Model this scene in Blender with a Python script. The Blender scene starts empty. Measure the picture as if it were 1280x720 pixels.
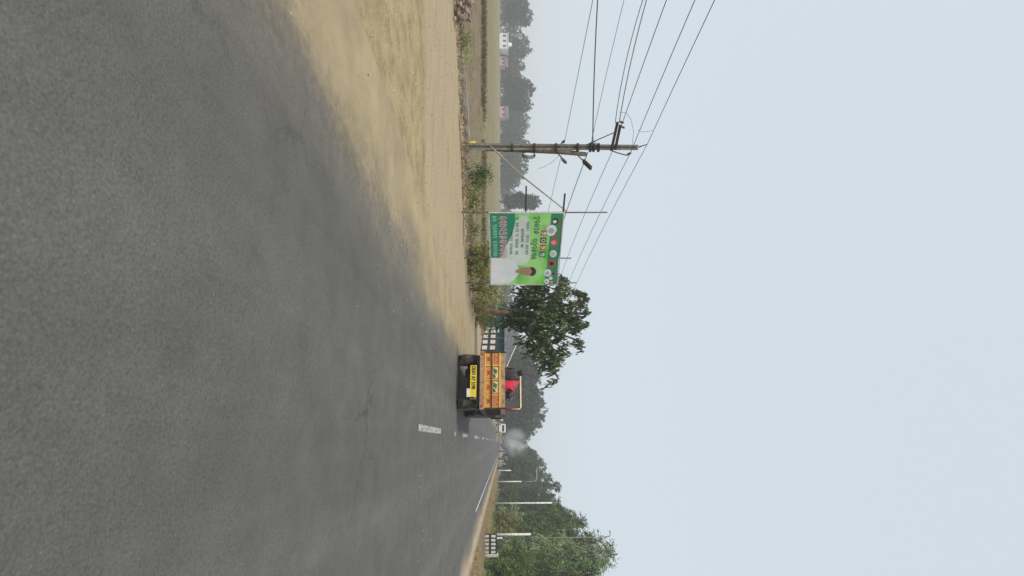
import bpy, bmesh, math, random
import numpy as np
from mathutils import Vector, Matrix, Quaternion
R = math.radians
sc = bpy.context.scene
col = sc.collection

# ------------------------------------------------------------------ camera
F = 600.0
TH = math.atan(11/600.0)
PS = math.atan(192/600.0*math.cos(TH))
CAM = Vector((0, 0, 1.4))
fw = Vector((-math.sin(PS)*math.cos(TH), math.cos(PS)*math.cos(TH), math.sin(TH)))
rt = Vector((math.cos(PS), math.sin(PS), 0))
up = rt.cross(fw)
cd = bpy.data.cameras.new('camera'); cam = bpy.data.objects.new('camera', cd); col.objects.link(cam)
cd.sensor_fit = 'HORIZONTAL'; cd.sensor_width = 36; cd.lens = 36*F/1280
cd.clip_start = 0.05; cd.clip_end = 5000
M = Matrix((up, -rt, -fw)).transposed().to_4x4(); M.translation = CAM
cam.matrix_world = M
sc.camera = cam

def P(px, py, D): return CAM + fw*D + up*((px-640)/F*D) + rt*((py-360)/F*D)
def G(px, py, z=0.0):
    d = fw + up*((px-640)/F) + rt*((py-360)/F)
    return CAM + d*((z-CAM.z)/d.z)
def GD(py, D, z=0.0):
    p = P(640, py, D); p.z = z; return p

# ------------------------------------------------------------------ materials
MATS = {}
def mat(name, c1, c2=None, rough=.8, scale=6.0, bump=0.0, metal=0.0, detail=6, leaf=False, lo=.35, hi=.65, dust=None, trans=0.0):
    if name in MATS: return MATS[name]
    m = bpy.data.materials.new(name); m.use_nodes = True; nt = m.node_tree; N = nt.nodes; L = nt.links
    b = N['Principled BSDF']; b.inputs['Roughness'].default_value = rough; b.inputs['Metallic'].default_value = metal
    if c2 is None: c2 = tuple(x*.72 for x in c1)
    ge = N.new('ShaderNodeNewGeometry'); tc = N.new('ShaderNodeTexCoord')
    rp = N.new('ShaderNodeValToRGB'); rp.color_ramp.elements[0].color = (*c2, 1); rp.color_ramp.elements[1].color = (*c1, 1)
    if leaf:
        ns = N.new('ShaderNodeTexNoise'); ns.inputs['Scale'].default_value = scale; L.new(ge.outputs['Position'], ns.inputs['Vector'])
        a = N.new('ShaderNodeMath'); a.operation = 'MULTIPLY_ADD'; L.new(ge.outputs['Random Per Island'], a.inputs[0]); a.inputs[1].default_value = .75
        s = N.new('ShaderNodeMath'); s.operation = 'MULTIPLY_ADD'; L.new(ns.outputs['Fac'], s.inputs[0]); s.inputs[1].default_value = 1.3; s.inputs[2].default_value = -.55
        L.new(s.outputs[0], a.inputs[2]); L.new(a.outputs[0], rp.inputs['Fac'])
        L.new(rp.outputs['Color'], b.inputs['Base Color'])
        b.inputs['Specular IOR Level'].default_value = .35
        if trans > 0:
            t = N.new('ShaderNodeBsdfTranslucent'); mx = N.new('ShaderNodeMixShader'); mx.inputs[0].default_value = trans
            L.new(rp.outputs['Color'], t.inputs['Color']); L.new(b.outputs[0], mx.inputs[1]); L.new(t.outputs[0], mx.inputs[2])
            L.new(mx.outputs[0], N['Material Output'].inputs['Surface'])
    else:
        ns = N.new('ShaderNodeTexNoise'); ns.inputs['Scale'].default_value = scale; ns.inputs['Detail'].default_value = detail
        L.new(tc.outputs['Object'], ns.inputs['Vector'])
        rp.color_ramp.elements[0].position = lo; rp.color_ramp.elements[1].position = hi
        L.new(ns.outputs['Fac'], rp.inputs['Fac'])
        out = rp.outputs['Color']
        if dust:
            n2 = N.new('ShaderNodeTexNoise'); n2.inputs['Scale'].default_value = scale*.45; n2.inputs['Detail'].default_value = 8
            L.new(tc.outputs['Object'], n2.inputs['Vector'])
            r2 = N.new('ShaderNodeValToRGB'); r2.color_ramp.elements[0].position = .42; r2.color_ramp.elements[1].position = .68
            L.new(n2.outputs['Fac'], r2.inputs['Fac'])
            mm = N.new('ShaderNodeMix'); mm.data_type = 'RGBA'; L.new(r2.outputs['Color'], mm.inputs['Factor'])
            L.new(out, mm.inputs['A']); mm.inputs['B'].default_value = (*dust, 1); out = mm.outputs['Result']
        L.new(out, b.inputs['Base Color'])
        if bump:
            bp = N.new('ShaderNodeBump'); bp.inputs['Strength'].default_value = bump; bp.inputs['Distance'].default_value = .02
            L.new(ns.outputs['Fac'], bp.inputs['Height']); L.new(bp.outputs[0], b.inputs['Normal'])
    MATS[name] = m
    return m

# ------------------------------------------------------------------ mesh builder
class MB:
    def __init__(s): s.v = []; s.f = []
    def add(s, vs, fs):
        o = len(s.v); s.v += [tuple(v) for v in vs]; s.f += [tuple(i+o for i in f) for f in fs]; return s
    def box(s, c, d, rot=None):
        c = Vector(c); x, y, z = d[0]/2, d[1]/2, d[2]/2
        vs = [Vector((a*x, b*y, e*z)) for a in (-1, 1) for b in (-1, 1) for e in (-1, 1)]
        if rot is not None: vs = [rot @ v for v in vs]
        return s.add([v+c for v in vs], [(0, 1, 3, 2), (4, 6, 7, 5), (0, 4, 5, 1), (2, 3, 7, 6), (0, 2, 6, 4), (1, 5, 7, 3)])
    def bar(s, p, q, w, h=None):
        p = Vector(p); q = Vector(q); d = q-p; h = w if h is None else h
        return s.box((p+q)/2, (w, h, d.length), d.to_track_quat('Z', 'Y').to_matrix())
    def tube(s, pts, rad, n=8, cap=True):
        pts = [Vector(p) for p in pts]
        if not hasattr(rad, '__len__'): rad = [rad]*len(pts)
        o = len(s.v); k = len(pts); ref = None
        for i, p in enumerate(pts):
            d = (pts[min(i+1, k-1)]-pts[max(i-1, 0)]).normalized()
            if ref is None: ref = d.orthogonal().normalized()
            ref = (ref - d*ref.dot(d)).normalized(); b = d.cross(ref)
            for j in range(n):
                a = 2*math.pi*j/n; s.v.append(tuple(p + (ref*math.cos(a)+b*math.sin(a))*rad[i]))
        for i in range(k-1):
            for j in range(n):
                a = o+i*n+j; b2 = o+i*n+(j+1) % n; s.f.append((a, b2, b2+n, a+n))
        if cap: s.f.append(tuple(o+j for j in range(n))[::-1]); s.f.append(tuple(o+(k-1)*n+j for j in range(n)))
        return s
    def lathe(s, c, axis, prof, n=24):          # prof: (offset along axis, radius)
        c = Vector(c); ax = Vector(axis).normalized(); r = ax.orthogonal().normalized(); b = ax.cross(r); o = len(s.v); k = len(prof)
        for (t, q) in prof:
            for j in range(n):
                a = 2*math.pi*j/n; s.v.append(tuple(c+ax*t+(r*math.cos(a)+b*math.sin(a))*q))
        for i in range(k-1):
            for j in range(n):
                a = o+i*n+j; b2 = o+i*n+(j+1) % n; s.f.append((a, b2, b2+n, a+n))
        return s
    def ell(s, c, r, n=12, m=8, jit=0, rng=None, rot=None):
        o = len(s.v)
        vs = []
        for i in range(m+1):
            t = math.pi*i/m
            for j in range(n):
                a = 2*math.pi*j/n; k = 1+(rng.uniform(-jit, jit) if rng and 0 < i < m else 0)
                v = Vector((math.sin(t)*math.cos(a)*r[0]*k, math.sin(t)*math.sin(a)*r[1]*k, math.cos(t)*r[2]*k))
                if rot is not None: v = rot @ v
                vs.append(v+Vector(c))
        fs = [(i*n+j, i*n+(j+1) % n, (i+1)*n+(j+1) % n, (i+1)*n+j) for i in range(m) for j in range(n)]
        return s.add(vs, fs)
    def prism(s, pts, d):                       # pts: planar outline, d: extrusion vector
        pts = [Vector(p) for p in pts]; d = Vector(d); n = len(pts)
        return s.add(pts+[p+d for p in pts], [tuple(range(n))[::-1], tuple(range(n, 2*n))]+[(i, (i+1) % n, n+(i+1) % n, n+i) for i in range(n)])
    def build(s, name, m, parent=None, smooth=False, bevel=0):
        me = bpy.data.meshes.new(name); me.from_pydata(s.v, [], s.f); me.validate(); me.update()
        if name not in ('lettering', 'sheet', 'power_line'):
            bm = bmesh.new(); bm.from_mesh(me)
            if name in ('smoke', 'haze'): bmesh.ops.remove_doubles(bm, verts=bm.verts, dist=1e-4)
            bmesh.ops.recalc_face_normals(bm, faces=bm.faces); bm.to_mesh(me); bm.free()
        if smooth: me.polygons.foreach_set('use_smooth', [True]*len(me.polygons))
        o = bpy.data.objects.new(name, me); col.objects.link(o)
        if m: me.materials.append(MATS[m] if isinstance(m, str) else m)
        if parent: o.parent = parent
        if bevel:
            b = o.modifiers.new('bevel', 'BEVEL'); b.width = bevel; b.segments = 2; b.limit_method = 'ANGLE'
        return o

def empty(name, loc, rz=0):
    o = bpy.data.objects.new(name, None); col.objects.link(o); o.location = loc; o.rotation_euler.z = rz; o.empty_display_size = .2; return o
def tag(o, label=None, cat=None, group=None, kind=None):
    if label: o['label'] = label
    if cat: o['category'] = cat
    if group: o['group'] = group
    if kind: o['kind'] = kind
    return o
def children(o): return [c for c in bpy.data.objects if c.parent == o]
def copy_tree(o, parent=None):
    c = o.copy(); col.objects.link(c); c.parent = parent
    for ch in children(o): copy_tree(ch, c)
    return c
def struct(o, label=None): o['kind'] = 'structure'; return o

# ------------------------------------------------------------------ colours
mat('concrete', (.42, .40, .35), (.26, .25, .22), .9, 5, .3, dust=(.3, .25, .18))
mat('pole_concrete', (.30, .28, .24), (.17, .155, .13), .9, 9, .4)
mat('pole_dark', (.055, .045, .035), (.02, .018, .015), .8, 20, .2)
mat('white_paint', (.78, .77, .72), (.5, .48, .42), .7, 7, .1)
mat('black_paint', (.03, .03, .03), (.012, .012, .012), .6, 8, .1)
mat('bamboo', (.20, .16, .10), (.09, .07, .045), .8, 12, .2)
mat('pale_bamboo', (.40, .36, .28), (.22, .19, .13), .8, 12, .2)
mat('wire', (.05, .05, .055), (.03, .03, .03), .6)
mat('porcelain', (.10, .05, .035), (.05, .03, .02), .35)
mat('bark', (.16, .12, .085), (.07, .052, .038), .95, 9, .6)
mat('bark_red', (.22, .13, .09), (.11, .07, .05), .95, 9, .6)
mat('bark_pale', (.34, .30, .25), (.16, .13, .1), .95, 6, .5)
mat('rubber', (.045, .043, .040), (.022, .022, .022), .85, 20, .2, dust=(.17, .145, .11))
mat('rim', (.32, .28, .12), (.15, .12, .06), .6, 20, .1)
mat('steel_dark', (.035, .033, .03), (.015, .015, .015), .7, 12, .2, dust=(.07, .055, .04))
mat('orange_paint', (.72, .26, .035), (.52, .15, .02), .55, 9, .15, dust=(.36, .2, .1))
mat('yellow_paint', (.82, .50, .05), (.62, .33, .03), .55, 9, .1)
mat('plate_yellow', (.86, .66, .03), (.75, .52, .02), .5, 9)
mat('red_paint', (.50, .035, .02), (.33, .03, .02), .55, 12)
mat('green_paint', (.06, .20, .04), (.03, .11, .03), .6, 12)
mat('cream_paint', (.78, .68, .45), (.6, .48, .3), .6, 12)
mat('timber', (.46, .27, .15), (.20, .11, .07), .9, 14, .6, dust=(.46, .33, .2))
mat('panel_orange', (.85, .42, .05), (.60, .20, .03), .55, 16, .15, dust=(.55, .3, .12))
mat('text_black', (.02, .02, .02), (.015, .015, .015), .6)
mat('skin', (.17, .095, .06), (.12, .065, .04), .6, 10)
mat('hair', (.012, .01, .009), (.008, .007, .006), .6, 30, .3)
mat('dark_cloth', (.045, .04, .045), (.02, .018, .02), .9, 12, .3)
mat('grey_cloth', (.32, .29, .27), (.2, .18, .17), .9, 12, .3)
mat('red_cloth', (.78, .03, .075), (.55, .02, .05), .85, 8, .3)
mat('pink_cloth', (.65, .42, .4), (.5, .3, .3), .85, 8, .3)
mat('white_car', (.80, .81, .82), (.68, .68, .68), .3, 3)
mat('glass_dark', (.03, .035, .04), (.02, .025, .03), .1)
mat('tail_red', (.5, .02, .01), (.4, .01, .01), .3)
mat('teal_wall', (.045, .17, .15), (.03, .11, .10), .85, 3, .1)
mat('roof_sheet', (.15, .155, .16), (.07, .073, .077), .95, 3, .1)
mat('mud_wall', (.55, .42, .24), (.4, .3, .18), .95, 3, .2)
mat('pink_wall', (.62, .36, .33), (.5, .28, .25), .9, 1.5)
mat('white_wall', (.85, .86, .86), (.75, .76, .76), .9, 1.5)
mat('window_dark', (.05, .06, .07), (.03, .03, .04), .3)
mat('stone', (.40, .31, .25), (.18, .13, .10), .95, 5, .5)
mat('pebble', (.52, .46, .38), (.20, .17, .13), .95, 2, .0)
mat('litter', (.42, .33, .2), (.16, .11, .06), .95, 3, leaf=True)
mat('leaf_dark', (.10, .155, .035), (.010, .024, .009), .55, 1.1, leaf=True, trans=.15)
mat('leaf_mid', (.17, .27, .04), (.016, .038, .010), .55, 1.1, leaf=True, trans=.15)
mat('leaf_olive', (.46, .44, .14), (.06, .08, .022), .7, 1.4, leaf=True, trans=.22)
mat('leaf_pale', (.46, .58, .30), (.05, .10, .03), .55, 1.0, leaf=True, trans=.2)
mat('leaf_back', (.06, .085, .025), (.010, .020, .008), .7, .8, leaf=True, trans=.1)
mat('leaf_far', (.06, .085, .038), (.016, .028, .014), .9, .3, leaf=True, trans=.15)
mat('dry_grass', (.46, .36, .19), (.20, .16, .07), .95, 1.2, leaf=True)
mat('green_grass', (.24, .27, .08), (.08, .11, .03), .9, 1.2, leaf=True)

mat('bund_grass', (.20, .17, .085), (.075, .065, .035), .95, 1.2, leaf=True)
mat('grit', (.5, .48, .43), (.25, .23, .2), .95, 1, leaf=True)
mat('pebble2', (.62, .56, .47), (.20, .16, .12), .95, 1, leaf=True)

# ------------------------------------------------------------------ ground
bl_px = [(560, -260), (565, -120), (567, 0), (571, 60), (573, 110), (575, 183), (577, 235), (580, 300), (590, 350), (597, 390), (604, 420)]
bl = [G(a, b) for a, b in bl_px]
for q in bl: print('berm', [round(x, 2) for x in q])
bl = [Vector((bl[0].x-14, bl[0].y-6, 0))]+bl
B = np.array([[q.x, q.y] for q in bl])
B = np.vstack([B, [[-5.6, 60], [-5.4, 120], [-5.4, 900]]])
def seg_dist(px, py, poly):                    # signed distance to the polyline, positive on the field side (left)
    d = np.full(px.shape, 1e9); sg = np.ones(px.shape)
    for (a, b), (c, e) in zip(poly[:-1], poly[1:]):
        vx, vy = c-a, e-b; t = np.clip(((px-a)*vx+(py-b)*vy)/(vx*vx+vy*vy), 0, 1)
        dx, dy = px-a-t*vx, py-b-t*vy; dd = np.hypot(dx, dy); m = dd < d
        d = np.where(m, dd, d); sg = np.where(m, np.sign(vx*dy-vy*dx), sg)
    return d*sg
rs = np.random.RandomState(4)
PH = rs.uniform(0, 6.28, (24, 2)); KD = rs.uniform(0, 6.28, 24); KF = np.exp(rs.uniform(math.log(.25), math.log(5), 24))
def wob(x, y, lo=0, hi=24):
    z = np.zeros_like(x, dtype=float)
    for i in range(lo, hi): z += np.sin(x*KF[i]*np.cos(KD[i])+y*KF[i]*np.sin(KD[i])+PH[i, 0])/(1+KF[i])
    return z/6
def ss(x, a, b): t = np.clip((x-a)/(b-a), 0, 1); return t*t*(3-2*t)
def height(x, y):
    x = np.asarray(x, float); y = np.asarray(y, float)
    d = seg_dist(x, y, B)
    z = -0.30*ss(d, .3, 1.8) + .05*wob(x, y)*ss(d, .2, 1.5)
    z += .11*np.exp(-((d-.30)/.36)**2)*(1+wob(x*3, y*3))      # low berm of litter at the edge of the dirt
    r = x-5.6
    z += ss(r, 0, 1.5)*(.10+.10*wob(x, y)) + ss(r, 2, 5)*.12
    rd = np.hypot(x, y)
    z += ss(rd, 60, 200)*.25*(x < 0) + .0*z
    D = -x*math.sin(PS)+y*math.cos(PS)
    z += .22*np.exp(-((D-36)/1.1)**2)*ss(d, 3, 8)             # field bund
    return z
def grid(name, xs, ys, zf, m, keep=None):
    X, Y = np.meshgrid(xs, ys); Z = zf(X, Y); nx, ny = len(xs), len(ys)
    v = np.stack([X, Y, Z], -1).reshape(-1, 3)
    i = np.arange(ny-1)[:, None]*nx+np.arange(nx-1)[None]; f = np.stack([i, i+1, i+nx+1, i+nx], -1).reshape(-1, 4)
    if keep is not None: f = f[keep(v[f].mean(1))]
    me = bpy.data.meshes.new(name); me.from_pydata(v.tolist(), [], f.tolist()); me.update()
    me.polygons.foreach_set('use_smooth', [True]*len(me.polygons)); me.materials.append(m)
    o = bpy.data.objects.new(name, me); col.objects.link(o); return o
def nonuni(a, b, c, d, s0, s1):               # fine s0 inside [b,c], growing outside
    L = [b]; s = s0
    while L[-1] > a: s *= 1.12; L.append(L[-1]-s)
    L = L[::-1]; x = b
    while x < c: x += s0; L.append(x)
    s = s0
    while L[-1] < d: s *= 1.12; L.append(L[-1]+s)
    return np.array(L)

def ground_mat(name, stops, scale, bumpn, extra=None):
    m = bpy.data.materials.new(name); m.use_nodes = True; nt = m.node_tree; N = nt.nodes; L = nt.links
    b = N['Principled BSDF']; b.inputs['Roughness'].default_value = .95; b.inputs['Specular IOR Level'].default_value = .15
    ge = N.new('ShaderNodeNewGeometry')
    def noise(sc_, det=8, vec=None, rough=.6):
        n = N.new('ShaderNodeTexNoise'); n.inputs['Scale'].default_value = sc_; n.inputs['Detail'].default_value = det; n.inputs['Roughness'].default_value = rough
        L.new(vec if vec else ge.outputs['Position'], n.inputs['Vector']); return n.outputs['Fac']
    def ramp(src, st):
        r = N.new('ShaderNodeValToRGB'); e = r.color_ramp.elements
        while len(e) < len(st): e.new(.5)
        for k, (p_, c_) in enumerate(st): e[k].position = p_; e[k].color = (*c_, 1) if hasattr(c_, '__len__') else (c_, c_, c_, 1)
        L.new(src, r.inputs['Fac']); return r.outputs['Color']
    def mix(f, a, b_, bt='MIX'):
        x = N.new('ShaderNodeMix'); x.data_type = 'RGBA'; x.blend_type = bt
        for s, k in ((f, 'Factor'), (a, 'A'), (b_, 'B')):
            if hasattr(s, 'default_value') and not isinstance(s, (int, float, tuple)): L.new(s, x.inputs[k])
            elif isinstance(s, tuple): x.inputs[k].default_value = (*s, 1)
            else: x.inputs[k].default_value = s
        return x.outputs['Result']
    def math_(op, a, b_=None, c_=None):
        x = N.new('ShaderNodeMath'); x.operation = op
        for k, s in enumerate((a, b_, c_)):
            if s is None: continue
            if isinstance(s, (int, float)): x.inputs[k].default_value = s
            else: L.new(s, x.inputs[k])
        return x.outputs[0]
    def mapped(sx, sy, sz, rz=0):
        mp = N.new('ShaderNodeMapping'); mp.inputs['Scale'].default_value = (sx, sy, sz); mp.inputs['Rotation'].default_value = (0, 0, rz)
        L.new(ge.outputs['Position'], mp.inputs['Vector']); return mp.outputs[0]
    base = ramp(noise(scale), stops)
    sep = N.new('ShaderNodeSeparateXYZ'); L.new(ge.outputs['Position'], sep.inputs[0])
    T = dict(noise=noise, ramp=ramp, mix=mix, math=math_, sep=sep, mapped=mapped, N=N, L=L, ge=ge)
    c = extra(base, T) if extra else base
    L.new(c, b.inputs['Base Color'])
    bp = N.new('ShaderNodeBump'); bp.inputs['Strength'].default_value = bumpn; bp.inputs['Distance'].default_value = .03
    L.new(noise(scale*9, 10), bp.inputs['Height']); L.new(bp.outputs[0], b.inputs['Normal'])
    return m

def f_field(base, T):
    # depth bands of a dry field: brown plough, a greener strip beyond the bund, pale stubble far away
    D = T['math']('ADD', T['math']('MULTIPLY', T['sep'].outputs[0], -math.sin(PS)), T['math']('MULTIPLY', T['sep'].outputs[1], math.cos(PS)))
    Dn = T['math']('ADD', D, T['math']('MULTIPLY_ADD', T['noise'](.12, 5), 16.0, -8.0))
    def near(a, b_): return T['ramp'](T['math']('DIVIDE', T['math']('SUBTRACT', Dn, a), b_-a), [(0, 0.0), (1, 1.0)])
    pale = T['ramp'](T['noise'](.5, 8), [(.3, (.19, .155, .085)), (.6, (.28, .225, .13)), (.75, (.17, .155, .07))])
    c = T['mix'](near(36.0, 42.0), base, pale)
    green = T['ramp'](T['noise'](.35, 6), [(.5, 0.0), (.62, .75)])
    c = T['mix'](green, c, (.16, .17, .06))
    lump = T['ramp'](T['noise'](2.6, 8), [(.3, .45), (.55, 1.0)])
    c = T['mix'](.8, c, lump, 'MULTIPLY')
    return c
field = ground_mat('field_soil', [(.3, (.13, .092, .06)), (.5, (.23, .172, .115)), (.7, (.18, .148, .08))], .8, .9, f_field)
gx = nonuni(-900, -24, 14, 700, .45, 1); gy = nonuni(-60, 4, 60, 1500, .45, 1)
g = struct(grid('ground', gx, gy, lambda X, Y: height(X, Y)-.012*(np.abs(X) < 5.6)-.0, field))

def f_dirt(base, T):
    D = T['math']('ADD', T['math']('MULTIPLY', T['sep'].outputs[0], -math.sin(PS)), T['math']('MULTIPLY', T['sep'].outputs[1], math.cos(PS)))
    Dn = T['math']('ADD', D, T['math']('MULTIPLY_ADD', T['noise'](1.2, 6), 1.2, -.6))
    tr = T['ramp'](T['math']('DIVIDE', T['math']('SUBTRACT', Dn, 8.3), .5), [(0, 0.0), (1, 1.0)])
    smooth = T['ramp'](T['noise'](1.5, 7, T['mapped'](.3, 2.2, 1, -PS)), [(.3, (.31, .245, .15)), (.55, (.39, .31, .195)), (.75, (.29, .22, .13))])
    stains = T['ramp'](T['noise'](2.2, 10, None, .75), [(.34, (.25, .2, .15)), (.52, (1, 1, 1))])
    b2 = T['mix'](.5, base, stains, 'MULTIPLY')
    c = T['mix'](tr, b2, smooth)
    # the dark rut where the packed track starts
    rut = T['ramp'](T['math']('ABSOLUTE', T['math']('SUBTRACT', Dn, 8.25)), [(0, .65), (.09, 0.0)])
    c = T['mix'](rut, c, (.25, .19, .12))
    # grey road dust near the tarmac
    xx = T['math']('ADD', T['sep'].outputs[0], T['math']('MULTIPLY_ADD', T['noise'](.9, 6), 1.6, -.8))
    e = T['ramp'](T['math']('DIVIDE', T['math']('ADD', xx, 4.6), 1.6), [(0, 0.0), (1, .35)])
    c = T['mix'](e, c, (.24, .20, .145))
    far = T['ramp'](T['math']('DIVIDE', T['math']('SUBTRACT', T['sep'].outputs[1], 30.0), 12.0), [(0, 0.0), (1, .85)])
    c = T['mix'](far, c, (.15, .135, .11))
    sp = T['ramp'](T['noise'](38, 3), [(.30, (.35, .28, .2)), (.42, (1, 1, 1)), (.68, (1, 1, 1)), (.74, (1.35, 1.35, 1.3))])
    c = T['mix'](.75, c, sp, 'MULTIPLY')
    return c
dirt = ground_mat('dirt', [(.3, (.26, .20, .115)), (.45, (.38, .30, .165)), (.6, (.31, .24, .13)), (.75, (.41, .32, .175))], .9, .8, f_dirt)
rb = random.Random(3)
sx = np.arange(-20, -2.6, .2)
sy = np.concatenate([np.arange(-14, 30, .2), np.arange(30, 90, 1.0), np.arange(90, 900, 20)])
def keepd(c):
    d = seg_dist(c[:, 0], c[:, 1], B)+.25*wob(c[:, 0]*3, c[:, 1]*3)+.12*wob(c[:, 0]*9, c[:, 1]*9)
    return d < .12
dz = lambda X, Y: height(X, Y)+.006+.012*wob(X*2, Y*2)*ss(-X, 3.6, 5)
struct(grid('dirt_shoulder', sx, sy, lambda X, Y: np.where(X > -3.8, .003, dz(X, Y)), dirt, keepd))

def f_verge(base, T):
    xx = T['math']('ADD', T['sep'].outputs[0], T['math']('MULTIPLY_ADD', T['noise'](1.2, 6), 1.0, -.5))
    e = T['ramp'](T['math']('DIVIDE', T['math']('SUBTRACT', xx, 4.3), 1.5), [(0, 0.0), (.45, .1), (.75, 1.0)])
    br = T['ramp'](T['noise'](2.5, 8), [(.35, (.10, .07, .045)), (.55, (.20, .14, .08)), (.7, (.15, .13, .06))])
    return T['mix'](e, base, br)
verge = ground_mat('verge_sand', [(.3, (.32, .235, .15)), (.5, (.44, .335, .22)), (.7, (.36, .275, .175))], 1.2, .9, f_verge)
struct(grid('sandy_verge', np.arange(3.6, 7.01, .2), np.concatenate([np.arange(-14, 70, .3), np.arange(70, 900, 15)]),
            lambda X, Y: np.where(X < 5.2, .003, height(X, Y)+.008), verge, lambda c: c[:, 0]+.5*wob(c[:, 0]*2, c[:, 1]*2) < 6.7))

# ------------------------------------------------------------------ road
def f_road(base, T):
    agg = T['ramp'](T['noise'](90, 2), [(.30, (.6, .6, .6)), (.5, (1, 1, 1)), (.66, (1.1, 1.1, 1.1)), (.76, (2.1, 2.05, 1.95))])
    c = T['mix'](.5, base, agg, 'MULTIPLY')
    lanes = T['ramp'](T['noise'](1.0, 5, T['mapped'](2.2, .05, 1)), [(.35, (.92, .92, .93)), (.65, (1.09, 1.08, 1.06))])
    c = T['mix'](.9, c, lanes, 'MULTIPLY')
    patch = T['ramp'](T['noise'](.45, 6), [(.38, (.94, .94, .94)), (.6, (1.05, 1.05, 1.04))])
    c = T['mix'](.8, c, patch, 'MULTIPLY')
    vo = T['N'].new('ShaderNodeTexVoronoi'); vo.feature = 'DISTANCE_TO_EDGE'; vo.inputs['Scale'].default_value = .55
    wv = T['N'].new('ShaderNodeTexNoise'); wv.inputs['Scale'].default_value = 2.5; wv.inputs['Detail'].default_value = 8; T['L'].new(T['ge'].outputs['Position'], wv.inputs['Vector'])
    va = T['N'].new('ShaderNodeVectorMath'); va.operation = 'MULTIPLY_ADD'; T['L'].new(wv.outputs['Color'], va.inputs[0]); va.inputs[1].default_value = (.9, .9, .9); T['L'].new(T['ge'].outputs['Position'], va.inputs[2]); T['L'].new(va.outputs[0], vo.inputs['Vector'])
    crack = T['ramp'](vo.outputs['Distance'], [(0, .75), (.008, .35), (.016, 0.0)])
    cm = T['ramp'](T['noise'](.35, 4), [(.50, 0.0), (.60, 1.0)])
    c = T['mix'](T['math']('MULTIPLY', crack, cm), c, (.035, .033, .03))
    st = T['N'].new('ShaderNodeTexVoronoi'); st.inputs['Scale'].default_value = 75; T['L'].new(T['ge'].outputs['Position'], st.inputs['Vector'])
    stc = T['ramp'](st.outputs['Distance'], [(.0, (1.25, 1.24, 1.2)), (.45, (1, 1, 1)), (.8, (.55, .55, .56))])
    c = T['mix'](.3, c, stc, 'MULTIPLY')
    xa = T['math']('ABSOLUTE', T['math']('SUBTRACT', T['math']('ABSOLUTE', T['math']('SUBTRACT', T['math']('ABSOLUTE', T['sep'].outputs[0]), 1.55)), .75))
    wt = T['ramp'](T['math']('ADD', xa, T['math']('MULTIPLY_ADD', T['noise'](.8, 5, T['mapped'](1, .1, 1)), .3, -.15)), [(0, (1.10, 1.10, 1.09)), (.32, (.97, .97, .97))])
    c = T['mix'](.9, c, wt, 'MULTIPLY')
    oil = T['ramp'](T['noise'](1.1, 9, T['mapped'](1, .5, 1), .7), [(.30, (.72, .72, .73)), (.40, (1, 1, 1))])
    c = T['mix'](.8, c, oil, 'MULTIPLY')
    n = T['math']('ADD', T['math']('MULTIPLY_ADD', T['noise'](.7, 8, T['mapped'](1, .35, 1), .65), 2.0, -1.0), T['math']('MULTIPLY_ADD', T['noise'](9, 8, None, .75), .9, -.45))
    xl = T['math']('ADD', T['sep'].outputs[0], n)
    el = T['ramp'](T['math']('DIVIDE', T['math']('SUBTRACT', -1.75, xl), 1.5), [(0, 0.0), (.5, .35), (1, 1.0)])
    dustl = T['ramp'](T['noise'](1.5, 8), [(.35, (.28, .22, .135)), (.65, (.38, .30, .175))])
    fine = T['math']('MULTIPLY_ADD', T['noise'](14, 8, None, .8), .9, -.45)
    eb = T['ramp'](T['math']('ADD', el, fine), [(.22, 0.0), (.70, 1.0)])
    el = T['math']('MULTIPLY_ADD', eb, .5, T['math']('MULTIPLY', el, .5))
    c = T['mix'](el, c, dustl)
    er = T['ramp'](T['math']('DIVIDE', T['math']('SUBTRACT', xl, 3.75), .85), [(0, 0.0), (.5, .35), (1, 1.0)])
    c = T['mix'](er, c, (.36, .275, .185))
    return c
road_m = ground_mat('asphalt', [(.3, (.099, .096, .089)), (.5, (.113, .110, .102)), (.7, (.127, .123, .115))], 2.2, .35, f_road)
road_m.node_tree.nodes['Principled BSDF'].inputs['Roughness'].default_value = .8
sxr = np.concatenate([[-3.95, -3.7], np.arange(-3.4, 4.3, .6), [4.35, 4.6]])
def keepr(c): return np.ones(len(c), bool)
struct(grid('road', sxr, np.concatenate([np.arange(-14, 80, 2), np.arange(80, 1300, 40)]), lambda X, Y: .010+.022*np.clip(1-np.abs(X-.3)/4.0, 0, 1), road_m, keepr))

# worn paint
def paint_mat(name, c_, cut):
    m = bpy.data.materials.new(name); m.use_nodes = True; N = m.node_tree.nodes; L = m.node_tree.links
    b = N['Principled BSDF']; b.inputs['Roughness'].default_value = .7
    ge = N.new('ShaderNodeNewGeometry'); n = N.new('ShaderNodeTexNoise'); n.inputs['Scale'].default_value = 22; n.inputs['Detail'].default_value = 9; n.inputs['Roughness'].default_value = .8
    L.new(ge.outputs['Position'], n.inputs['Vector'])
    r = N.new('ShaderNodeValToRGB'); r.color_ramp.elements[0].position = cut; r.color_ramp.elements[1].position = cut+.1; L.new(n.outputs['Fac'], r.inputs['Fac'])
    mx = N.new('ShaderNodeMix'); mx.data_type = 'RGBA'; L.new(r.outputs['Color'], mx.inputs['Factor']); mx.inputs['A'].default_value = (.10, .097, .09, 1); mx.inputs['B'].default_value = (*c_, 1)
    L.new(mx.outputs['Result'], b.inputs['Base Color']); MATS[name] = m; return m
paint_mat('worn_white', (.55, .55, .53), .46); paint_mat('worn_edge', (.70, .70, .68), .42)
xc = G(538, 536.5).x*0-.22
mb = MB()
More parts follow.
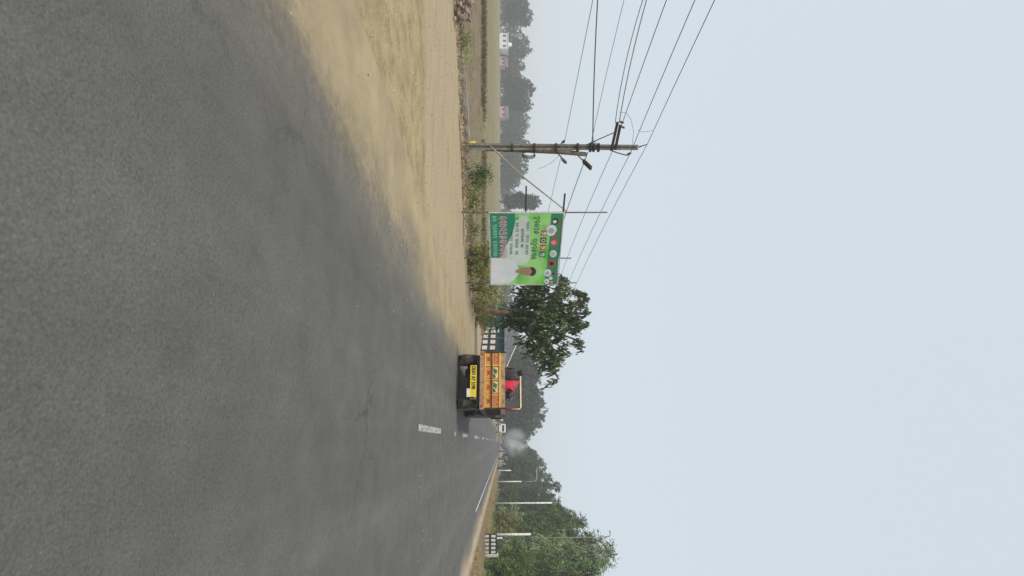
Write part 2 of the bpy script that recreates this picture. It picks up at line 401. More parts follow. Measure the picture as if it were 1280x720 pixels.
def strip(mb, x0, x1, y0, y1, z):
    n = max(1, int((y1-y0)/1.0))
    for k in range(n):
        a = y0+(y1-y0)*k/n; b_ = y0+(y1-y0)*(k+1)/n
        mb.add([(x0, a, z), (x1, a, z), (x1, b_, z), (x0, b_, z)], [(0, 1, 2, 3)])
zc = .010+.022*(1-(.3+.22)/4)+.005
strip(mb, xc-.06, xc+.05, 8.1, 11.0, zc)
strip(mb, xc-.055, xc+.05, 14.1, 14.5, zc)
strip(mb, xc-.06, xc+.06, 17.0, 19.4, zc)
for k, (a, b_) in enumerate([(24, 26.6), (27.6, 28.6), (33, 36), (41, 44), (49, 52), (57, 60), (65, 68), (73, 76), (81, 84)]): strip(mb, xc-.07, xc+.07, a, b_, zc)
struct(mb.build('centre_line_marking', 'worn_white'))
mb = MB(); strip(mb, 3.28, 3.40, 26.5, 120, .010+.022*(1-3/4)+.006)
struct(mb.build('edge_line_marking', 'worn_edge'))

# ------------------------------------------------------------------ scattered stuff
def quads_obj(name, V, m, parent=None, tris=False):
    V = np.asarray(V, np.float32); n, k, _ = V.shape
    me = bpy.data.meshes.new(name); me.vertices.add(n*k); me.vertices.foreach_set('co', V.reshape(-1))
    me.loops.add(n*k); me.loops.foreach_set('vertex_index', np.arange(n*k, dtype=np.int32))
    me.polygons.add(n); me.polygons.foreach_set('loop_start', np.arange(0, n*k, k, dtype=np.int32))
    try: me.polygons.foreach_set('loop_total', np.full(n, k, dtype=np.int32))
    except Exception: pass
    me.update(calc_edges=True); me.validate()
    me.materials.append(MATS[m]); o = bpy.data.objects.new(name, me); col.objects.link(o)
    if parent: o.parent = parent
    return o
def unit(a): return a/np.maximum(np.linalg.norm(a, axis=-1, keepdims=True), 1e-6)
def leaf_quads(C, L_, W_, rng, droop=.5, fold=.25, dirs=None):
    n = len(C); d = rng.normal(size=(n, 3)) if dirs is None else dirs+rng.normal(size=(n, 3))*.6
    d = unit(d); d[:, 2] -= droop; d = unit(d)
    s = unit(np.cross(d, rng.normal(size=(n, 3)))); nn = np.cross(d, s)
    l = (L_*rng.uniform(.6, 1.25, (n, 1))); w = (W_*rng.uniform(.7, 1.2, (n, 1)))
    a = C; b = C+d*l*.45+s*w*.5+nn*w*fold; c = C+d*l+nn*(-l*.1); e = C+d*l*.45-s*w*.5+nn*w*fold
    return np.stack([a, b, c, e], 1)
def blades(name, xy, h, w, m, rng, z=None, lean=.35):
    n = len(xy); zz = height(xy[:, 0], xy[:, 1]) if z is None else np.full(n, z)
    a = rng.uniform(0, 6.28, n); hh = h*rng.uniform(.4, 1.2, n); wv = np.stack([np.cos(a), np.sin(a), 0*a], 1)*w/2
    base = np.stack([xy[:, 0], xy[:, 1], zz-.01], 1); tip = base+np.stack([rng.normal(0, lean, n)*hh, rng.normal(0, lean, n)*hh, hh], 1)
    return quads_obj(name, np.stack([base-wv, base+wv, tip], 1), m)
rng = np.random.RandomState(7)
def sample(n, x0, x1, y0, y1, cond):
    out = []; tot = 0
    while tot < n:
        p = np.stack([rng.uniform(x0, x1, n), rng.uniform(y0, y1, n)], 1); p = p[cond(p)]; out.append(p); tot += len(p)
    return np.concatenate(out)[:n]
clump = lambda p, s=1.3, t=0: wob(p[:, 0]*s, p[:, 1]*s) > t
dF = lambda p: seg_dist(p[:, 0], p[:, 1], B)
# dry grass and green weeds along the field edge, field stubble
xy = sample(9000, -30, -5, -2, 60, lambda p: (dF(p) > .1) & (dF(p) < 2.2) & clump(p, 1.3, .1))
tag(blades('dry_grass', xy, .20, .02, 'dry_grass', rng), 'dry straw coloured grass tufts along the edge of the field', 'grass', kind='stuff')
xy = sample(5000, -30, -5, 4, 60, lambda p: (dF(p) > .4) & (dF(p) < 3.5) & clump(p, .9, .3))
tag(blades('green_grass', xy, .22, .025, 'green_grass', rng), 'green weeds growing between the dirt lay-by and the field', 'grass', kind='stuff')
xy = sample(14000, -60, -6, 8, 75, lambda p: (dF(p) > 1.5) & clump(p, .6, -.05))
tag(blades('field_stubble', xy, .10, .035, 'dry_grass', rng), 'short dry crop stubble over the brown field', 'stubble', kind='stuff')
D_ = lambda p: -p[:, 0]*math.sin(PS)+p[:, 1]*math.cos(PS)
xy = sample(9000, -60, -6, 10, 60, lambda p: (dF(p) > 4) & (np.abs(D_(p)-36) < 1.1) & clump(p, .8, -.25))
tag(blades('bund_grass', xy, .34, .05, 'bund_grass', rng), 'dark weedy grass on the low bund crossing the field', 'grass', kind='stuff')
xy = sample(26000, 5.2, 8.9, 4, 95, lambda p: ~((p[:, 0] < 7.6) & (np.abs(p[:, 1]-32.5) < 3.2)) & (p[:, 0] > 5.35+.5*wob(p[:, 0]*2, p[:, 1]*2)) & clump(p, 1.5, -.25))
tag(blades('verge_grass', xy, .26, .028, 'dry_grass', rng), 'brown dry grass on the verge right of the road', 'grass', kind='stuff')
xy = sample(9000, 7.6, 10.5, 4, 95, lambda p: clump(p, 1.1, .0))
tag(blades('verge_weeds', xy, .42, .04, 'green_grass', rng), 'green weeds below the roadside bushes right of the road', 'weeds', kind='stuff')
# pebbles
def pebbles(name, xy, s0, s1, m, z=None):
    n = len(xy); zz = height(xy[:, 0], xy[:, 1])+.006 if z is None else np.full(n, z)
    s = rng.uniform(0, 1, n)**2.5*(s1-s0)+s0
    a = rng.uniform(0, 6.28, n); base = np.stack([xy[:, 0], xy[:, 1], zz], 1)
    V = []; Fc = []
    vs = base[:, None, :]+np.stack([np.stack([np.cos(a+k*1.571)*s*rng.uniform(.6, 1, n), np.sin(a+k*1.571)*s*rng.uniform(.6, 1, n), s*0], 1) for k in range(4)]+[np.stack([np.cos(a+k*1.571+.6)*s*.5, np.sin(a+k*1.571+.6)*s*.5, s*rng.uniform(.35, .7, n)], 1) for k in range(4)], 1)
    idx = np.array([(0, 1, 5, 4), (1, 2, 6, 5), (2, 3, 7, 6), (3, 0, 4, 7), (4, 5, 6, 7)])
    f = (idx[None]+8*np.arange(n)[:, None, None]).reshape(-1, 4)
    me = bpy.data.meshes.new(name); me.from_pydata(vs.reshape(-1, 3).tolist(), [], f.tolist()); me.update(); me.materials.append(MATS[m])
    o = bpy.data.objects.new(name, me); col.objects.link(o); return o
xy = sample(4200, -16, -2.6, 1.5, 24, lambda p: (dF(p) < .1) & ((p[:, 0] < -3.4) | (rng.uniform(size=len(p)) < .5)))
tag(pebbles('gravel', xy, .006, .028, 'pebble2'), 'loose small gravel scattered over the tan dirt lay-by', 'gravel', kind='stuff')
xy = sample(1500, -16, -5, 2, 40, lambda p: (dF(p) > -.1) & (dF(p) < .7))
tag(pebbles('berm_stones', xy, .015, .07, 'pebble2'), 'small stones and clods along the edge of the dirt', 'stones', kind='stuff')
xy = sample(800, -3.2, 4.2, 4.0, 24, lambda p: clump(p, 1.2, -.1))
tag(pebbles('road_grit', xy, .004, .015, 'grit', .030), 'pale loose grit scattered on the dark tarmac', 'grit', kind='stuff')
xy = sample(1500, 4.2, 6.2, 3, 60, lambda p: p[:, 0] < 9)
tag(pebbles('verge_gravel', xy, .008, .04, 'pebble2'), 'gravel and clods on the sandy strip right of the road', 'gravel', kind='stuff')
xy = sample(3800, -16, -5, 2, 40, lambda p: (dF(p) > -.25) & (dF(p) < .9) & clump(p, 2, -.1))
C = np.stack([xy[:, 0], xy[:, 1], height(xy[:, 0], xy[:, 1])+.02], 1)
tag(quads_obj('leaf_litter', leaf_quads(C, .10, .05, rng, droop=-.1), 'litter'), 'fallen dry leaves lying along the edge of the dirt', 'leaf litter', kind='stuff')

# ------------------------------------------------------------------ vegetation
def crown(blobs, nt, per, L_, W_, rng, droop=.5, twig=.5):
    """blobs: (x,y,z,rx,ry,rz); twigs with leaves along them, most of them in the outer shell"""
    vol = np.array([b[3]*b[4]*b[5] for b in blobs])**.67; vol /= vol.sum()
    Q = []
    for b, v in zip(blobs, vol):
        n = max(3, int(nt*v)); d = unit(rng.normal(size=(n, 3))); r = rng.uniform(.25, 1.0, (n, 1))**.55
        r *= 1+.22*np.sin(d[:, :1]*7+b[0]*9)*np.sin(d[:, 1:2]*6+b[2]*5)
        c = np.array(b[:3])+d*r*np.array(b[3:6])
        o = d+rng.normal(size=(n, 3))*.5; o[:, 2] -= droop*.6; o = unit(o)
        t = rng.uniform(0, 1, (n, per, 1)); tl = twig*rng.uniform(.5, 1.3, (n, 1, 1))
        p = c[:, None]+o[:, None]*t*tl+rng.normal(size=(n, per, 3))*.13*twig
        p[:, :, 2] -= (droop*.35*t[..., 0]**2)*tl[..., 0]
        dirs = np.repeat(o[:, None], per, 1).reshape(-1, 3)
        Q.append(leaf_quads(p.reshape(-1, 3), L_, W_, rng, droop, dirs=dirs))
    return np.concatenate(Q)
def branches(mb, base, blobs, r0, rng, fork=.45, sub=5, lean=None):
    zt = min(b[2] for b in blobs); tot = max(b[2] for b in blobs)
    fz = min(zt, tot*fork)
    ax = np.array([np.mean([b[0] for b in blobs])*.35, np.mean([b[1] for b in blobs])*.35, fz])
    pts = [Vector((0, 0, -.15)), Vector((rng.normal(0, .05), rng.normal(0, .05), fz*.35)), Vector((ax[0]*.6+rng.normal(0, .06), ax[1]*.6, fz*.7)), Vector(ax)]
    mb.tube(pts, [r0*1.25, r0, r0*.88, r0*.75], 8)
    for b in blobs:
        c = Vector(b[:3]); s = Vector(ax); m1 = s.lerp(c, .5)+Vector((rng.normal(0, .1), rng.normal(0, .1), abs(rng.normal(0, .1))))*b[3]
        r1 = r0*.5
        mb.tube([s, s.lerp(m1, .5)+Vector((0, 0, .05*b[5])), m1, c], [r1, r1*.85, r1*.65, r1*.35], 6)
        for k in range(sub):
            d = Vector(rng.normal(size=3)).normalized(); e = c+Vector((d.x*b[3], d.y*b[4], abs(d.z)*b[5]))*.85
            mb.tube([m1.lerp(c, rng.uniform(.2, 1)), c.lerp(e, .5)+Vector((0, 0, -.05)), e], [r1*.35, r1*.22, r1*.08], 5)
def tree(name, loc, blobs, nt, per, L_, W_, leafm, barkm, r0, seed, label, cat='tree', group=None, droop=.5, twig=.5, sub=5, fork=.45, crown_name='crown'):
    rg = np.random.RandomState(seed); root = empty(name, loc)
    mb = MB(); branches(mb, None, blobs, r0, rg, fork, sub); mb.build('trunk', barkm, root, smooth=True)
    quads_obj(crown_name, crown(blobs, nt, per, L_, W_, rg, droop, twig), leafm, root)
    tag(root, label, cat, group); return root
def gz(x, y): return float(height(np.array([x]), np.array([y]))[0])
def at(py, D):
    p = GD(py, D); p.z = gz(p.x, p.y); return p
def bl_px(base, D, lst):
    """blobs from (px, py, depth offset, rx, ry, rz): sizes in metres, position relative to the base"""
    out = []
    for (px, py, dd, rx, ry, rz) in lst:
        q = P(px, py, D+dd)-base; out.append((q.x, q.y, q.z, rx, ry, rz))
    return out

# the big roadside tree between banner and trailer
b0 = at(385, 23)
shrink = lambda L_, k: [(a, b_, c, d*k, e*k, f*k) for a, b_, c, d, e, f in L_]
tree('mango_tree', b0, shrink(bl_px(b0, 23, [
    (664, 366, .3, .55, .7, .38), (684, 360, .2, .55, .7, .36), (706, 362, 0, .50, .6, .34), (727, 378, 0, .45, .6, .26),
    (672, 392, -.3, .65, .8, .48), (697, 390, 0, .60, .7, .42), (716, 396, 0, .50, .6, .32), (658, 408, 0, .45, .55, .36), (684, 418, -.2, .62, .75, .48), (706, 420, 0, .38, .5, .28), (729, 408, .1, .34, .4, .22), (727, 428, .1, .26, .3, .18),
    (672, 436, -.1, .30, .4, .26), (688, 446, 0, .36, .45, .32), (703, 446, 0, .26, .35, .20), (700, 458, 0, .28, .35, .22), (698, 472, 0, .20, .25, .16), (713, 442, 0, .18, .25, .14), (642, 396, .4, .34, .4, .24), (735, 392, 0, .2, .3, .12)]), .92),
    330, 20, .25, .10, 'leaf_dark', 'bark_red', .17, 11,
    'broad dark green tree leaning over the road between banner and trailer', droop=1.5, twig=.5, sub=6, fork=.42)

# shrubs below and beside the banner
def bush(name, loc, rx, ry, h, nt, per, L_, W_, leafm, seed, label, group=None, stems=6, droop=.2, twig=.35, barkm='bark'):
    rg = np.random.RandomState(seed); root = empty(name, loc); mb = MB(); bl_ = []
    for k in range(stems):
        a = rg.uniform(0, 6.28); r = rg.uniform(.1, .75); c = (math.cos(a)*r*rx, math.sin(a)*r*ry, h*rg.uniform(.45, .85))
        mb.tube([(c[0]*.15, c[1]*.15, -.08), (c[0]*.5, c[1]*.5, c[2]*.55), c], [.022, .015, .006], 5)
        bl_.append((*c, rx*.42, ry*.42, h*.24))
    for k in range(3):
        a = rg.uniform(0, 6.28); bl_.append((math.cos(a)*rx*.5, math.sin(a)*ry*.5, h*.3, rx*.5, ry*.5, h*.25))
    mb.build('stem', barkm, root)
    quads_obj('foliage', crown(bl_, nt, per, L_, W_, rg, droop, twig), leafm, root)
    tag(root, label, 'shrub', group); return root
for k, (py, D, rx, h, m_, lb) in enumerate([
    (222, 22, .6, 1.15, 'leaf_mid', 'loose dark green shrub alone in the field between pole and banner'),
    (250, 19, .6, .85, 'leaf_olive', 'low olive shrub just left of the banner'),
    (288, 20.5, .45, .45, 'leaf_olive', 'low dry shrub under the left half of the banner'),
    (318, 18.8, .5, .75, 'leaf_olive', 'olive shrub under the middle of the banner'),
    (340, 19, .7, 1.15, 'leaf_olive', 'bushy olive shrub under the right edge of the banner'),
    (360, 20, .75, 1.55, 'leaf_olive', 'tall yellow green shrub just right of the banner'),
    (378, 21.5, .7, 1.2, 'leaf_olive', 'yellow green shrub in front of the leaning tree trunk'),
    (397, 24, .6, .9, 'leaf_olive', 'low shrub beside the pale end of the checked culvert wall')]):
    bush('shrub', at(py, D), rx, rx, h, 120, 12, .10, .05, m_, 40+k, lb, 'shrubs along the field edge')

# right side belt of trees
def bb(h, w, n, rg, low=.3):
    out = []
    for k in range(n):
        t = k/(n-1); z = h*(low+(.93-low)*t); q = w*(1-.65*t**1.6)*.55
        out.append((rg.normal(0, q*.45), rg.normal(0, q*.45), z, q, q, h*.13))
    return out
tr = [ # py, lateral, top px, width, leaf, label
    (718, 9.6, 744, 2.6, 'leaf_mid', 'bushy roadside tree nearest the camera on the right, cut by the frame'),
    (697, 9.8, 766, 3.0, 'leaf_pale', 'tallest pale feathery tree above the right culvert wall'),
    (676, 10.2, 752, 2.8, 'leaf_mid', 'green tree behind the nearest tall white post'),
    (655, 10.4, 735, 2.2, 'leaf_mid', 'narrow tree with a tufted top between the two nearest white posts'),
    (640, 10.2, 712, 2.6, 'leaf_dark', 'dark tree just right of the second white post'),
    (622, 10.4, 688, 2.8, 'leaf_dark', 'dark tree just left of the second white post'),
    (609, 10.2, 699, 3.2, 'leaf_dark', 'dark tree with a spiky top beside the lamp post with the curved arm'),
    (596, 10.4, 687, 3.4, 'leaf_dark', 'hazy dark tree left of the lamp post with the curved arm'),
    (585, 9.6, 682, 3.2, 'leaf_dark', 'hazy tree third from the far end of the right hand row'),
    (573, 7.6, 678, 3.2, 'leaf_dark', 'hazy slim tree near the far end of the right hand row'),
    (564, 5.6, 668, 3.0, 'leaf_dark', 'most distant tree of the right hand row beside the smoke')]
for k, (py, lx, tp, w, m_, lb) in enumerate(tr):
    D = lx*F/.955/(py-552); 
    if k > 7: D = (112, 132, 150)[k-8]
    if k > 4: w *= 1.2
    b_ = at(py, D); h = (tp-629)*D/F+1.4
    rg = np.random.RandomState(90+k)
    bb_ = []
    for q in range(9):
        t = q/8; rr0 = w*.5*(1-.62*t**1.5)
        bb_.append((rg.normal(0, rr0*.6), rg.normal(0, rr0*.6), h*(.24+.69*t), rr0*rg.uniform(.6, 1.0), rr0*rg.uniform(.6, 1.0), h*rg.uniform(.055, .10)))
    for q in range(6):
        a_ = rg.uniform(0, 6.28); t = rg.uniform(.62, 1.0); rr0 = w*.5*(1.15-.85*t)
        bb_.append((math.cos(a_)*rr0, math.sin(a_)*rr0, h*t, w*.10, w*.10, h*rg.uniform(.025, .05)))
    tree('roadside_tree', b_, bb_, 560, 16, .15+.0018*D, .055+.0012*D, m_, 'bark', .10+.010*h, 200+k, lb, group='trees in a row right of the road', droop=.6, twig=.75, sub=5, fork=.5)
for k, (py, lx, tp, w) in enumerate([(716, 15, 738, 5), (700, 14, 748, 5), (684, 15, 735, 5), (668, 14, 726, 5), (651, 15, 716, 5.5), (636, 14, 700, 5.5), (622, 14.5, 684, 6), (610, 14, 680, 6), (600, 15, 676, 7), (591, 14, 672, 7)]):
    D = lx*F/.955/(py-552); b_ = at(py, D); h = (tp-629)*D/F+1.4; rg = np.random.RandomState(600+k)
    tree('roadside_tree', b_, [(rg.normal(0, w*.16), rg.normal(0, w*.16), h*t, w*.34, w*.34, h*.14) for t in (.12, .26, .40, .54, .68, .82)], 420, 14, .30+.0016*D, .13+.001*D, 'leaf_back', 'bark', .2, 620+k,
         'dark tree in the second row behind the roadside trees, nothing of its trunk in view', group='second row of dark trees right of the road', droop=.4, twig=.8, sub=4, fork=.4)
# bushes along the right side
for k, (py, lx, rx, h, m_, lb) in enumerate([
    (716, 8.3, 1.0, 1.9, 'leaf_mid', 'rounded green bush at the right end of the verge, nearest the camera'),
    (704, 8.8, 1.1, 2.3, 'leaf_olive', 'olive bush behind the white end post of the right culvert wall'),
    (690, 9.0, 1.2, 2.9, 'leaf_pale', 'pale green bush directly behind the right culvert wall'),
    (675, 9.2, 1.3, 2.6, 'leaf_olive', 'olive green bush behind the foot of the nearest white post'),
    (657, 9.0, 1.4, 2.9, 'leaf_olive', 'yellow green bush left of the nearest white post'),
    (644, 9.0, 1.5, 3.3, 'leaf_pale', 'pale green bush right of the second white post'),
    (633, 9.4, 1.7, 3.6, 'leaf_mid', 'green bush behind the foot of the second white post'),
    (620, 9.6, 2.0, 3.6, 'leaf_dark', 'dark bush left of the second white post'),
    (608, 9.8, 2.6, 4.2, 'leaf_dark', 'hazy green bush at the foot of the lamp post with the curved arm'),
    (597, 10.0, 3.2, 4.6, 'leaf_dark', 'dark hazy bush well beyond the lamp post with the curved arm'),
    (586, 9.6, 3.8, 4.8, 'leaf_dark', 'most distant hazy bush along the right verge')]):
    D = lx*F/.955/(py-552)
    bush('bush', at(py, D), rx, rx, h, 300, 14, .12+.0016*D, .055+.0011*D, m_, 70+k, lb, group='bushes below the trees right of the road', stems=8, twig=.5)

# hazy trees straight ahead, behind the tractor
for k, (py, D, tp, w, lb) in enumerate([
    (456, 150, 668, 13, 'grey green hazy tree rising over the shed roof'),
    (482, 130, 681, 14, 'tallest hazy tree, behind the tractor canopy'),
    (505, 145, 684, 14, 'wide hazy tree just right of the tractor canopy'),
    (527, 175, 674, 14, 'lower hazy tree above the white van'),
    (546, 240, 662, 16, 'faint far tree at the end of the road behind the smoke')]):
    b_ = GD(py, D, .2); h = (tp-629)*D/F+1.2; rg = np.random.RandomState(300+k)
    tree('hazy_tree', b_, [(rg.normal(0, w*.2), rg.normal(0, w*.2), h*t, w*.3, w*.3, h*.2) for t in (.25, .35, .45, .55, .62, .7, .78)], 800, 12, .75, .45, 'leaf_far', 'bark', .3, 310+k, lb, droop=.3, twig=1.1, group='hazy trees ahead and beyond the fields')

# far wood beyond the fields: one mass, with a few crowns that stand out
rg = np.random.RandomState(55); blobs = []; trunks = MB()
for k in range(330):
    py = rg.uniform(-330, 470); D = rg.uniform(225, 330); q = GD(py, D, 0)
    h = 11.8+2.2*math.sin(py*.045)+1.5*math.sin(py*.13+1)+rg.uniform(-2.2, 1.4)
    if 225 < py < 420: h *= .62
    w = rg.uniform(3.2, 5.2)
    for t in (.3, .55, .78): blobs.append((q.x+rg.normal(0, 1.2), q.y+rg.normal(0, 1.2), h*t+.3, w*(1.15-t*.5), w*(1.15-t*.5), h*.22))
    trunks.tube([(q.x, q.y, -.3), (q.x, q.y, h*.6)], [.3, .15], 5)
fwo = empty('far_wood', (0, 0, 0)); tag(fwo, 'blue grey hazy wood along the far edge of the fields', 'wood', kind='stuff')
trunks.build('trunk', 'bark', fwo)['kind'] = 'stuff'
quads_obj('crown', crown(blobs, 15000, 8, 1.3, .85, rg, .2, 1.6), 'leaf_far', fwo)['kind'] = 'stuff'
for k, (py, D, tp, w, lb) in enumerate([
    (108, 212, 667, 9, 'rounded hazy tree standing taller than the far wood, right of the white house'),
    (128, 214, 663, 8, 'second rounded hazy tree of the far wood, nearer the utility pole'),
    (20, 214, 664, 9, 'broad hazy tree of the far wood left of the white house'),
    (252, 170, 673, 5, 'small separate hazy tree just left of the banner top')]):
    b_ = GD(py, D, .2); h = (tp-629)*D/F+1.2; rg = np.random.RandomState(400+k)
    tree('hazy_tree', b_, [(rg.normal(0, w*.12), rg.normal(0, w*.12), h*t, w*.36, w*.36, h*.2) for t in (.35, .5, .65, .8)], 420, 12, .9, .5, 'leaf_far', 'bark', .3, 410+k, lb, droop=.2, twig=1.2, group='hazy trees ahead and beyond the fields')
for k, (py, D, tp, lb) in enumerate([(66, 205, 657, 'slim palm like tree rising behind the white house'), (82, 208, 656, 'slim bare stemmed palm right of the palm behind the white house')]):
    b_ = GD(py, D, .2); h = (tp-629)*D/F+1.0
    rg = np.random.RandomState(420+k); root = empty('palm_tree', b_); mb = MB(); mb.tube([(0, 0, -.2), (.3, 0, h*.5), (.2, .1, h)], [.22, .17, .13], 6); mb.build('trunk', 'bark', root)
    q = []
    for j in range(22):
        a = rg.uniform(0, 6.28); l = rg.uniform(1.6, 2.4); dz_ = rg.uniform(-.5, .9)
        for s_ in range(14):
            t = s_/14; c = np.array([.2+math.cos(a)*l*t, .1+math.sin(a)*l*t, h+dz_*l*t-1.1*t*t*l]); q.append(c)
    quads_obj('crown', leaf_quads(np.array(q), .8, .22, rg, .7), 'leaf_far', root); tag(root, lb, 'palm tree')

# ------------------------------------------------------------------ far houses
def house(loc, rz, w, d, h, wallm, label, roofm='roof_sheet', flat=True, nwin=3, storeys=2, tank=False):
    r = empty('house', loc, rz)
    MB().box((0, 0, h/2-.5), (w, d, h+1)).build('wall', wallm, r)
    if flat:
        MB().box((0, 0, h+.1), (w+.5, d+.5, .2)).build('roof', wallm, r)
        if tank:
            MB().lathe((w*.05, 0, h+.2), (0, 0, 1), [(0, .02), (0, .8), (1.0, .8), (1.4, .3), (1.4, .01)], 14).build('water_tank', 'white_wall', r)
    else:
        MB().prism([(-w/2-.3, -d/2-.4, h), (-w/2-.3, d/2+.4, h), (-w/2-.3, 0, h+1.2)], (w+.6, 0, 0)).build('roof', roofm, r)
    for s_ in range(storeys):
        for k in range(nwin):
            x = (k+.5)/nwin*w-w/2; z = h*(s_+.5)/storeys
            MB().box((x, -d/2-.01, z), (w/nwin*.38, .06, h/storeys*.42)).build('window', 'window_dark', r)
    return tag(r, label, 'house', 'far houses across the field')
house(GD(55, 196, .45), PS, 6.2, 5, 2.9, 'white_wall', 'small white flat roofed house with rooftop tank in front of the far wood', tank=True, nwin=3, storeys=1)
house(GD(79, 198, .3), PS, 3.6, 4, 1.9, 'pink_wall', 'low pink house right beside the white house', flat=False, nwin=2, storeys=1)
house(GD(142, 205, .5), PS, 4.6, 4, 2.0, 'pink_wall', 'low pink walled house far across the field, nearer the utility pole', flat=False, nwin=2, storeys=1)

# ------------------------------------------------------------------ utility pole and wires
PD = 16.1
pb = at(183.5, PD)
pole = empty('utility_pole', pb)
def pl(px, py, dd=0): return P(px, py, PD+dd)-pb
zt = pl(798, 183.5).z
mb = MB()   # H-section prestressed pole: two flanges and a web
w0, w1 = .115, .085
for s_ in (-1, 1):
    mb.add([Vector((s_*w0*1.0, -.10, -.3)), Vector((s_*w0*.35, -.10, -.3)), Vector((s_*w1*.35, -.07, zt)), Vector((s_*w1*1.0, -.07, zt)),
            Vector((s_*w0*1.0, .10, -.3)), Vector((s_*w0*.35, .10, -.3)), Vector((s_*w1*.35, .07, zt)), Vector((s_*w1*1.0, .07, zt))],
           [(0, 1, 2, 3), (4, 7, 6, 5), (0, 4, 5, 1), (3, 2, 6, 7), (0, 3, 7, 4), (1, 5, 6, 2)])
mb.add([Vector((-.05, -.03, -.3)), Vector((.05, -.03, -.3)), Vector((.035, -.02, zt-.01)), Vector((-.035, -.02, zt-.01)), Vector((-.05, .03, -.3)), Vector((.05, .03, -.3)), Vector((.035, .02, zt-.01)), Vector((-.035, .02, zt-.01))],
       [(0, 1, 2, 3), (4, 7, 6, 5), (3, 2, 6, 7)])
o = mb.build('shaft', 'pole_concrete', pole); o.rotation_euler.z = PS+.25
# bound timber beside the shaft
mb = MB(); mb.tube([pl(608, 186.5, .05), pl(665, 188, .05), pl(700, 189.5, .05), pl(733, 193, .05)], [.06, .085, .09, .07], 8); mb.build('timber_splint', 'timber' if 0 else 'bamboo', pole, smooth=True)
for px in (640, 668, 695, 722, 738, 742, 748): MB().lathe(pl(px, 184.5), (0, 0, 1), [(-.03, .01), (-.03, .15), (.03, .15), (.03, .01)], 10).build('clamp', 'pole_dark', pole)
# coil of cable
mb = MB()
for k in range(5):
    c = pl(661, 192.5, -.1); pts = [c+Vector((.10+.01*k, 0, 0)) + up*0 for _ in ()]
    n_ = 18; pts = [c+rt*(math.cos(j*2*math.pi/n_)*(.075+.01*k)+.01*k)+Vector((0, 0, 1))*math.sin(j*2*math.pi/n_)*(.19+.008*k)+fw*(.02*k-.04) for j in range(n_+1)]
    mb.tube(pts, .009, 5, False)
mb.build('cable_coil', 'pole_dark', pole)
# crossarms pointing to the field
for (a, b_) in (((764, 188.5), (772, 152.5)), ((769, 187), (775.5, 156))):
    MB().bar(pl(*a, -.12), pl(*b_, -.6), .06, .08).build('crossarm', 'pole_dark', pole)
mb = MB(); mb.tube([pl(733, 181, -.1), pl(767, 166, -.35)], .016, 6); mb.tube([pl(738, 182, -.1), pl(742, 176, -.12), pl(748, 182, -.1)], .014, 6); mb.build('brace', 'pole_dark', pole)
mb = MB(); mb.tube([pl(766, 189, -.1), pl(775, 192, -.2), pl(783, 194, -.3)], .018, 6); mb.build('bracket', 'pole_dark', pole)
mb = MB(); mb.tube([pl(798, 184, 0), pl(804, 182, 0), pl(809, 180.5, 0)], [.025, .018, .012], 6); mb.build('top_pin', 'pole_dark', pole)
def insulator(a, b_, r=.05, m_='porcelain'):
    a = Vector(a); b_ = Vector(b_); L_ = (b_-a).length
    MB().lathe(a, b_-a, [(0, .008), (0, r*.5), (L_*.25, r*.5), (L_*.3, r), (L_*.45, r*.6), (L_*.5, r), (L_*.65, r*.6), (L_*.7, r), (L_, r*.5), (L_, .004)], 10).build('insulator', m_, pole, smooth=False)
insulator(pl(783, 194, -.3), pl(789, 191, -.3), .045)
insulator(pl(774, 152, -.62), pl(780, 153.5, -.62), .045)
insulator(pl(776, 158, -.6), pl(781, 160, -.6), .04)
mb = MB(); mb.tube([pl(698, 184), pl(703, 178)], .022, 6); mb.build('bracket', 'pole_dark', pole); insulator(pl(702, 179), pl(706, 175.5), .045)
mb = MB(); mb.tube([pl(695, 188), pl(699, 194, -.1), pl(705, 200, -.2)], [.02, .02, .02], 6); mb.build('bracket', 'pole_dark', pole); insulator(pl(702, 198, -.15), pl(708, 204, -.25), .06)
# street lamp head on a short arm
mb = MB(); mb.tube([pl(722, 194, -.05), pl(730, 202, -.25)], .02, 6); la = mb.build('lamp_arm', 'pole_dark', pole)
a, b_ = pl(729, 201, -.22), pl(739, 210.5, -.5)
mb = MB(); mb.bar(a, b_, .15, .08); lh = mb.build('lamp_head', 'steel_dark', pole, bevel=.02)
# yellow plate near the foot
MB().box(pl(589, 178.8, -.02), (.13, .03, .30)).build('marker_plate', 'plate_yellow', pole)
tag(pole, 'grey concrete utility pole with crossarm, cable coil and lamp at the edge of the dirt', 'utility pole')

def wire(name, a, b_, sag, r, label, cat='wire', group=None, n=24):
    a = Vector(a); b_ = Vector(b_)
    pts = [a.lerp(b_, t/n)-Vector((0, 0, sag*4*(t/n)*(1-t/n))) for t in range(n+1)]
    return tag(MB().tube(pts, r, 5).build(name, 'wire', None, smooth=True), label, cat, group)
Yn = 33.0   # next pole of the line
nb = Vector((pb.x+.3, pb.y+Yn, gz(pb.x, pb.y+Yn)))
np_ = empty('utility_pole', nb); MB().tube([(0, 0, -.2), (0, 0, 6.6)], [.13, .09], 8).build('shaft', 'pole_concrete', np_)
MB().box((0, -.12, 5.9), (1.2, .08, .1)).build('crossarm', 'pole_dark', np_)
tag(np_, 'farther concrete utility pole mostly hidden behind the leaning tree', 'utility pole')
back = Vector((.3, -30, .2))
runs = [('D', P(809, 180.5, PD), nb+Vector((0, 0, 6.65)), .35, .010, 'topmost power line running from the pole top pin along the road'),
        ('C', P(788, 191, PD-.3), nb+Vector((.5, 0, 6.1)), .45, .010, 'second highest power line, on the bracket right of the pole'),
        ('B', P(766, 188, PD-.12), nb+Vector((-.5, 0, 6.0)), .5, .010, 'third highest power line, crossing the pole at the crossarm')]
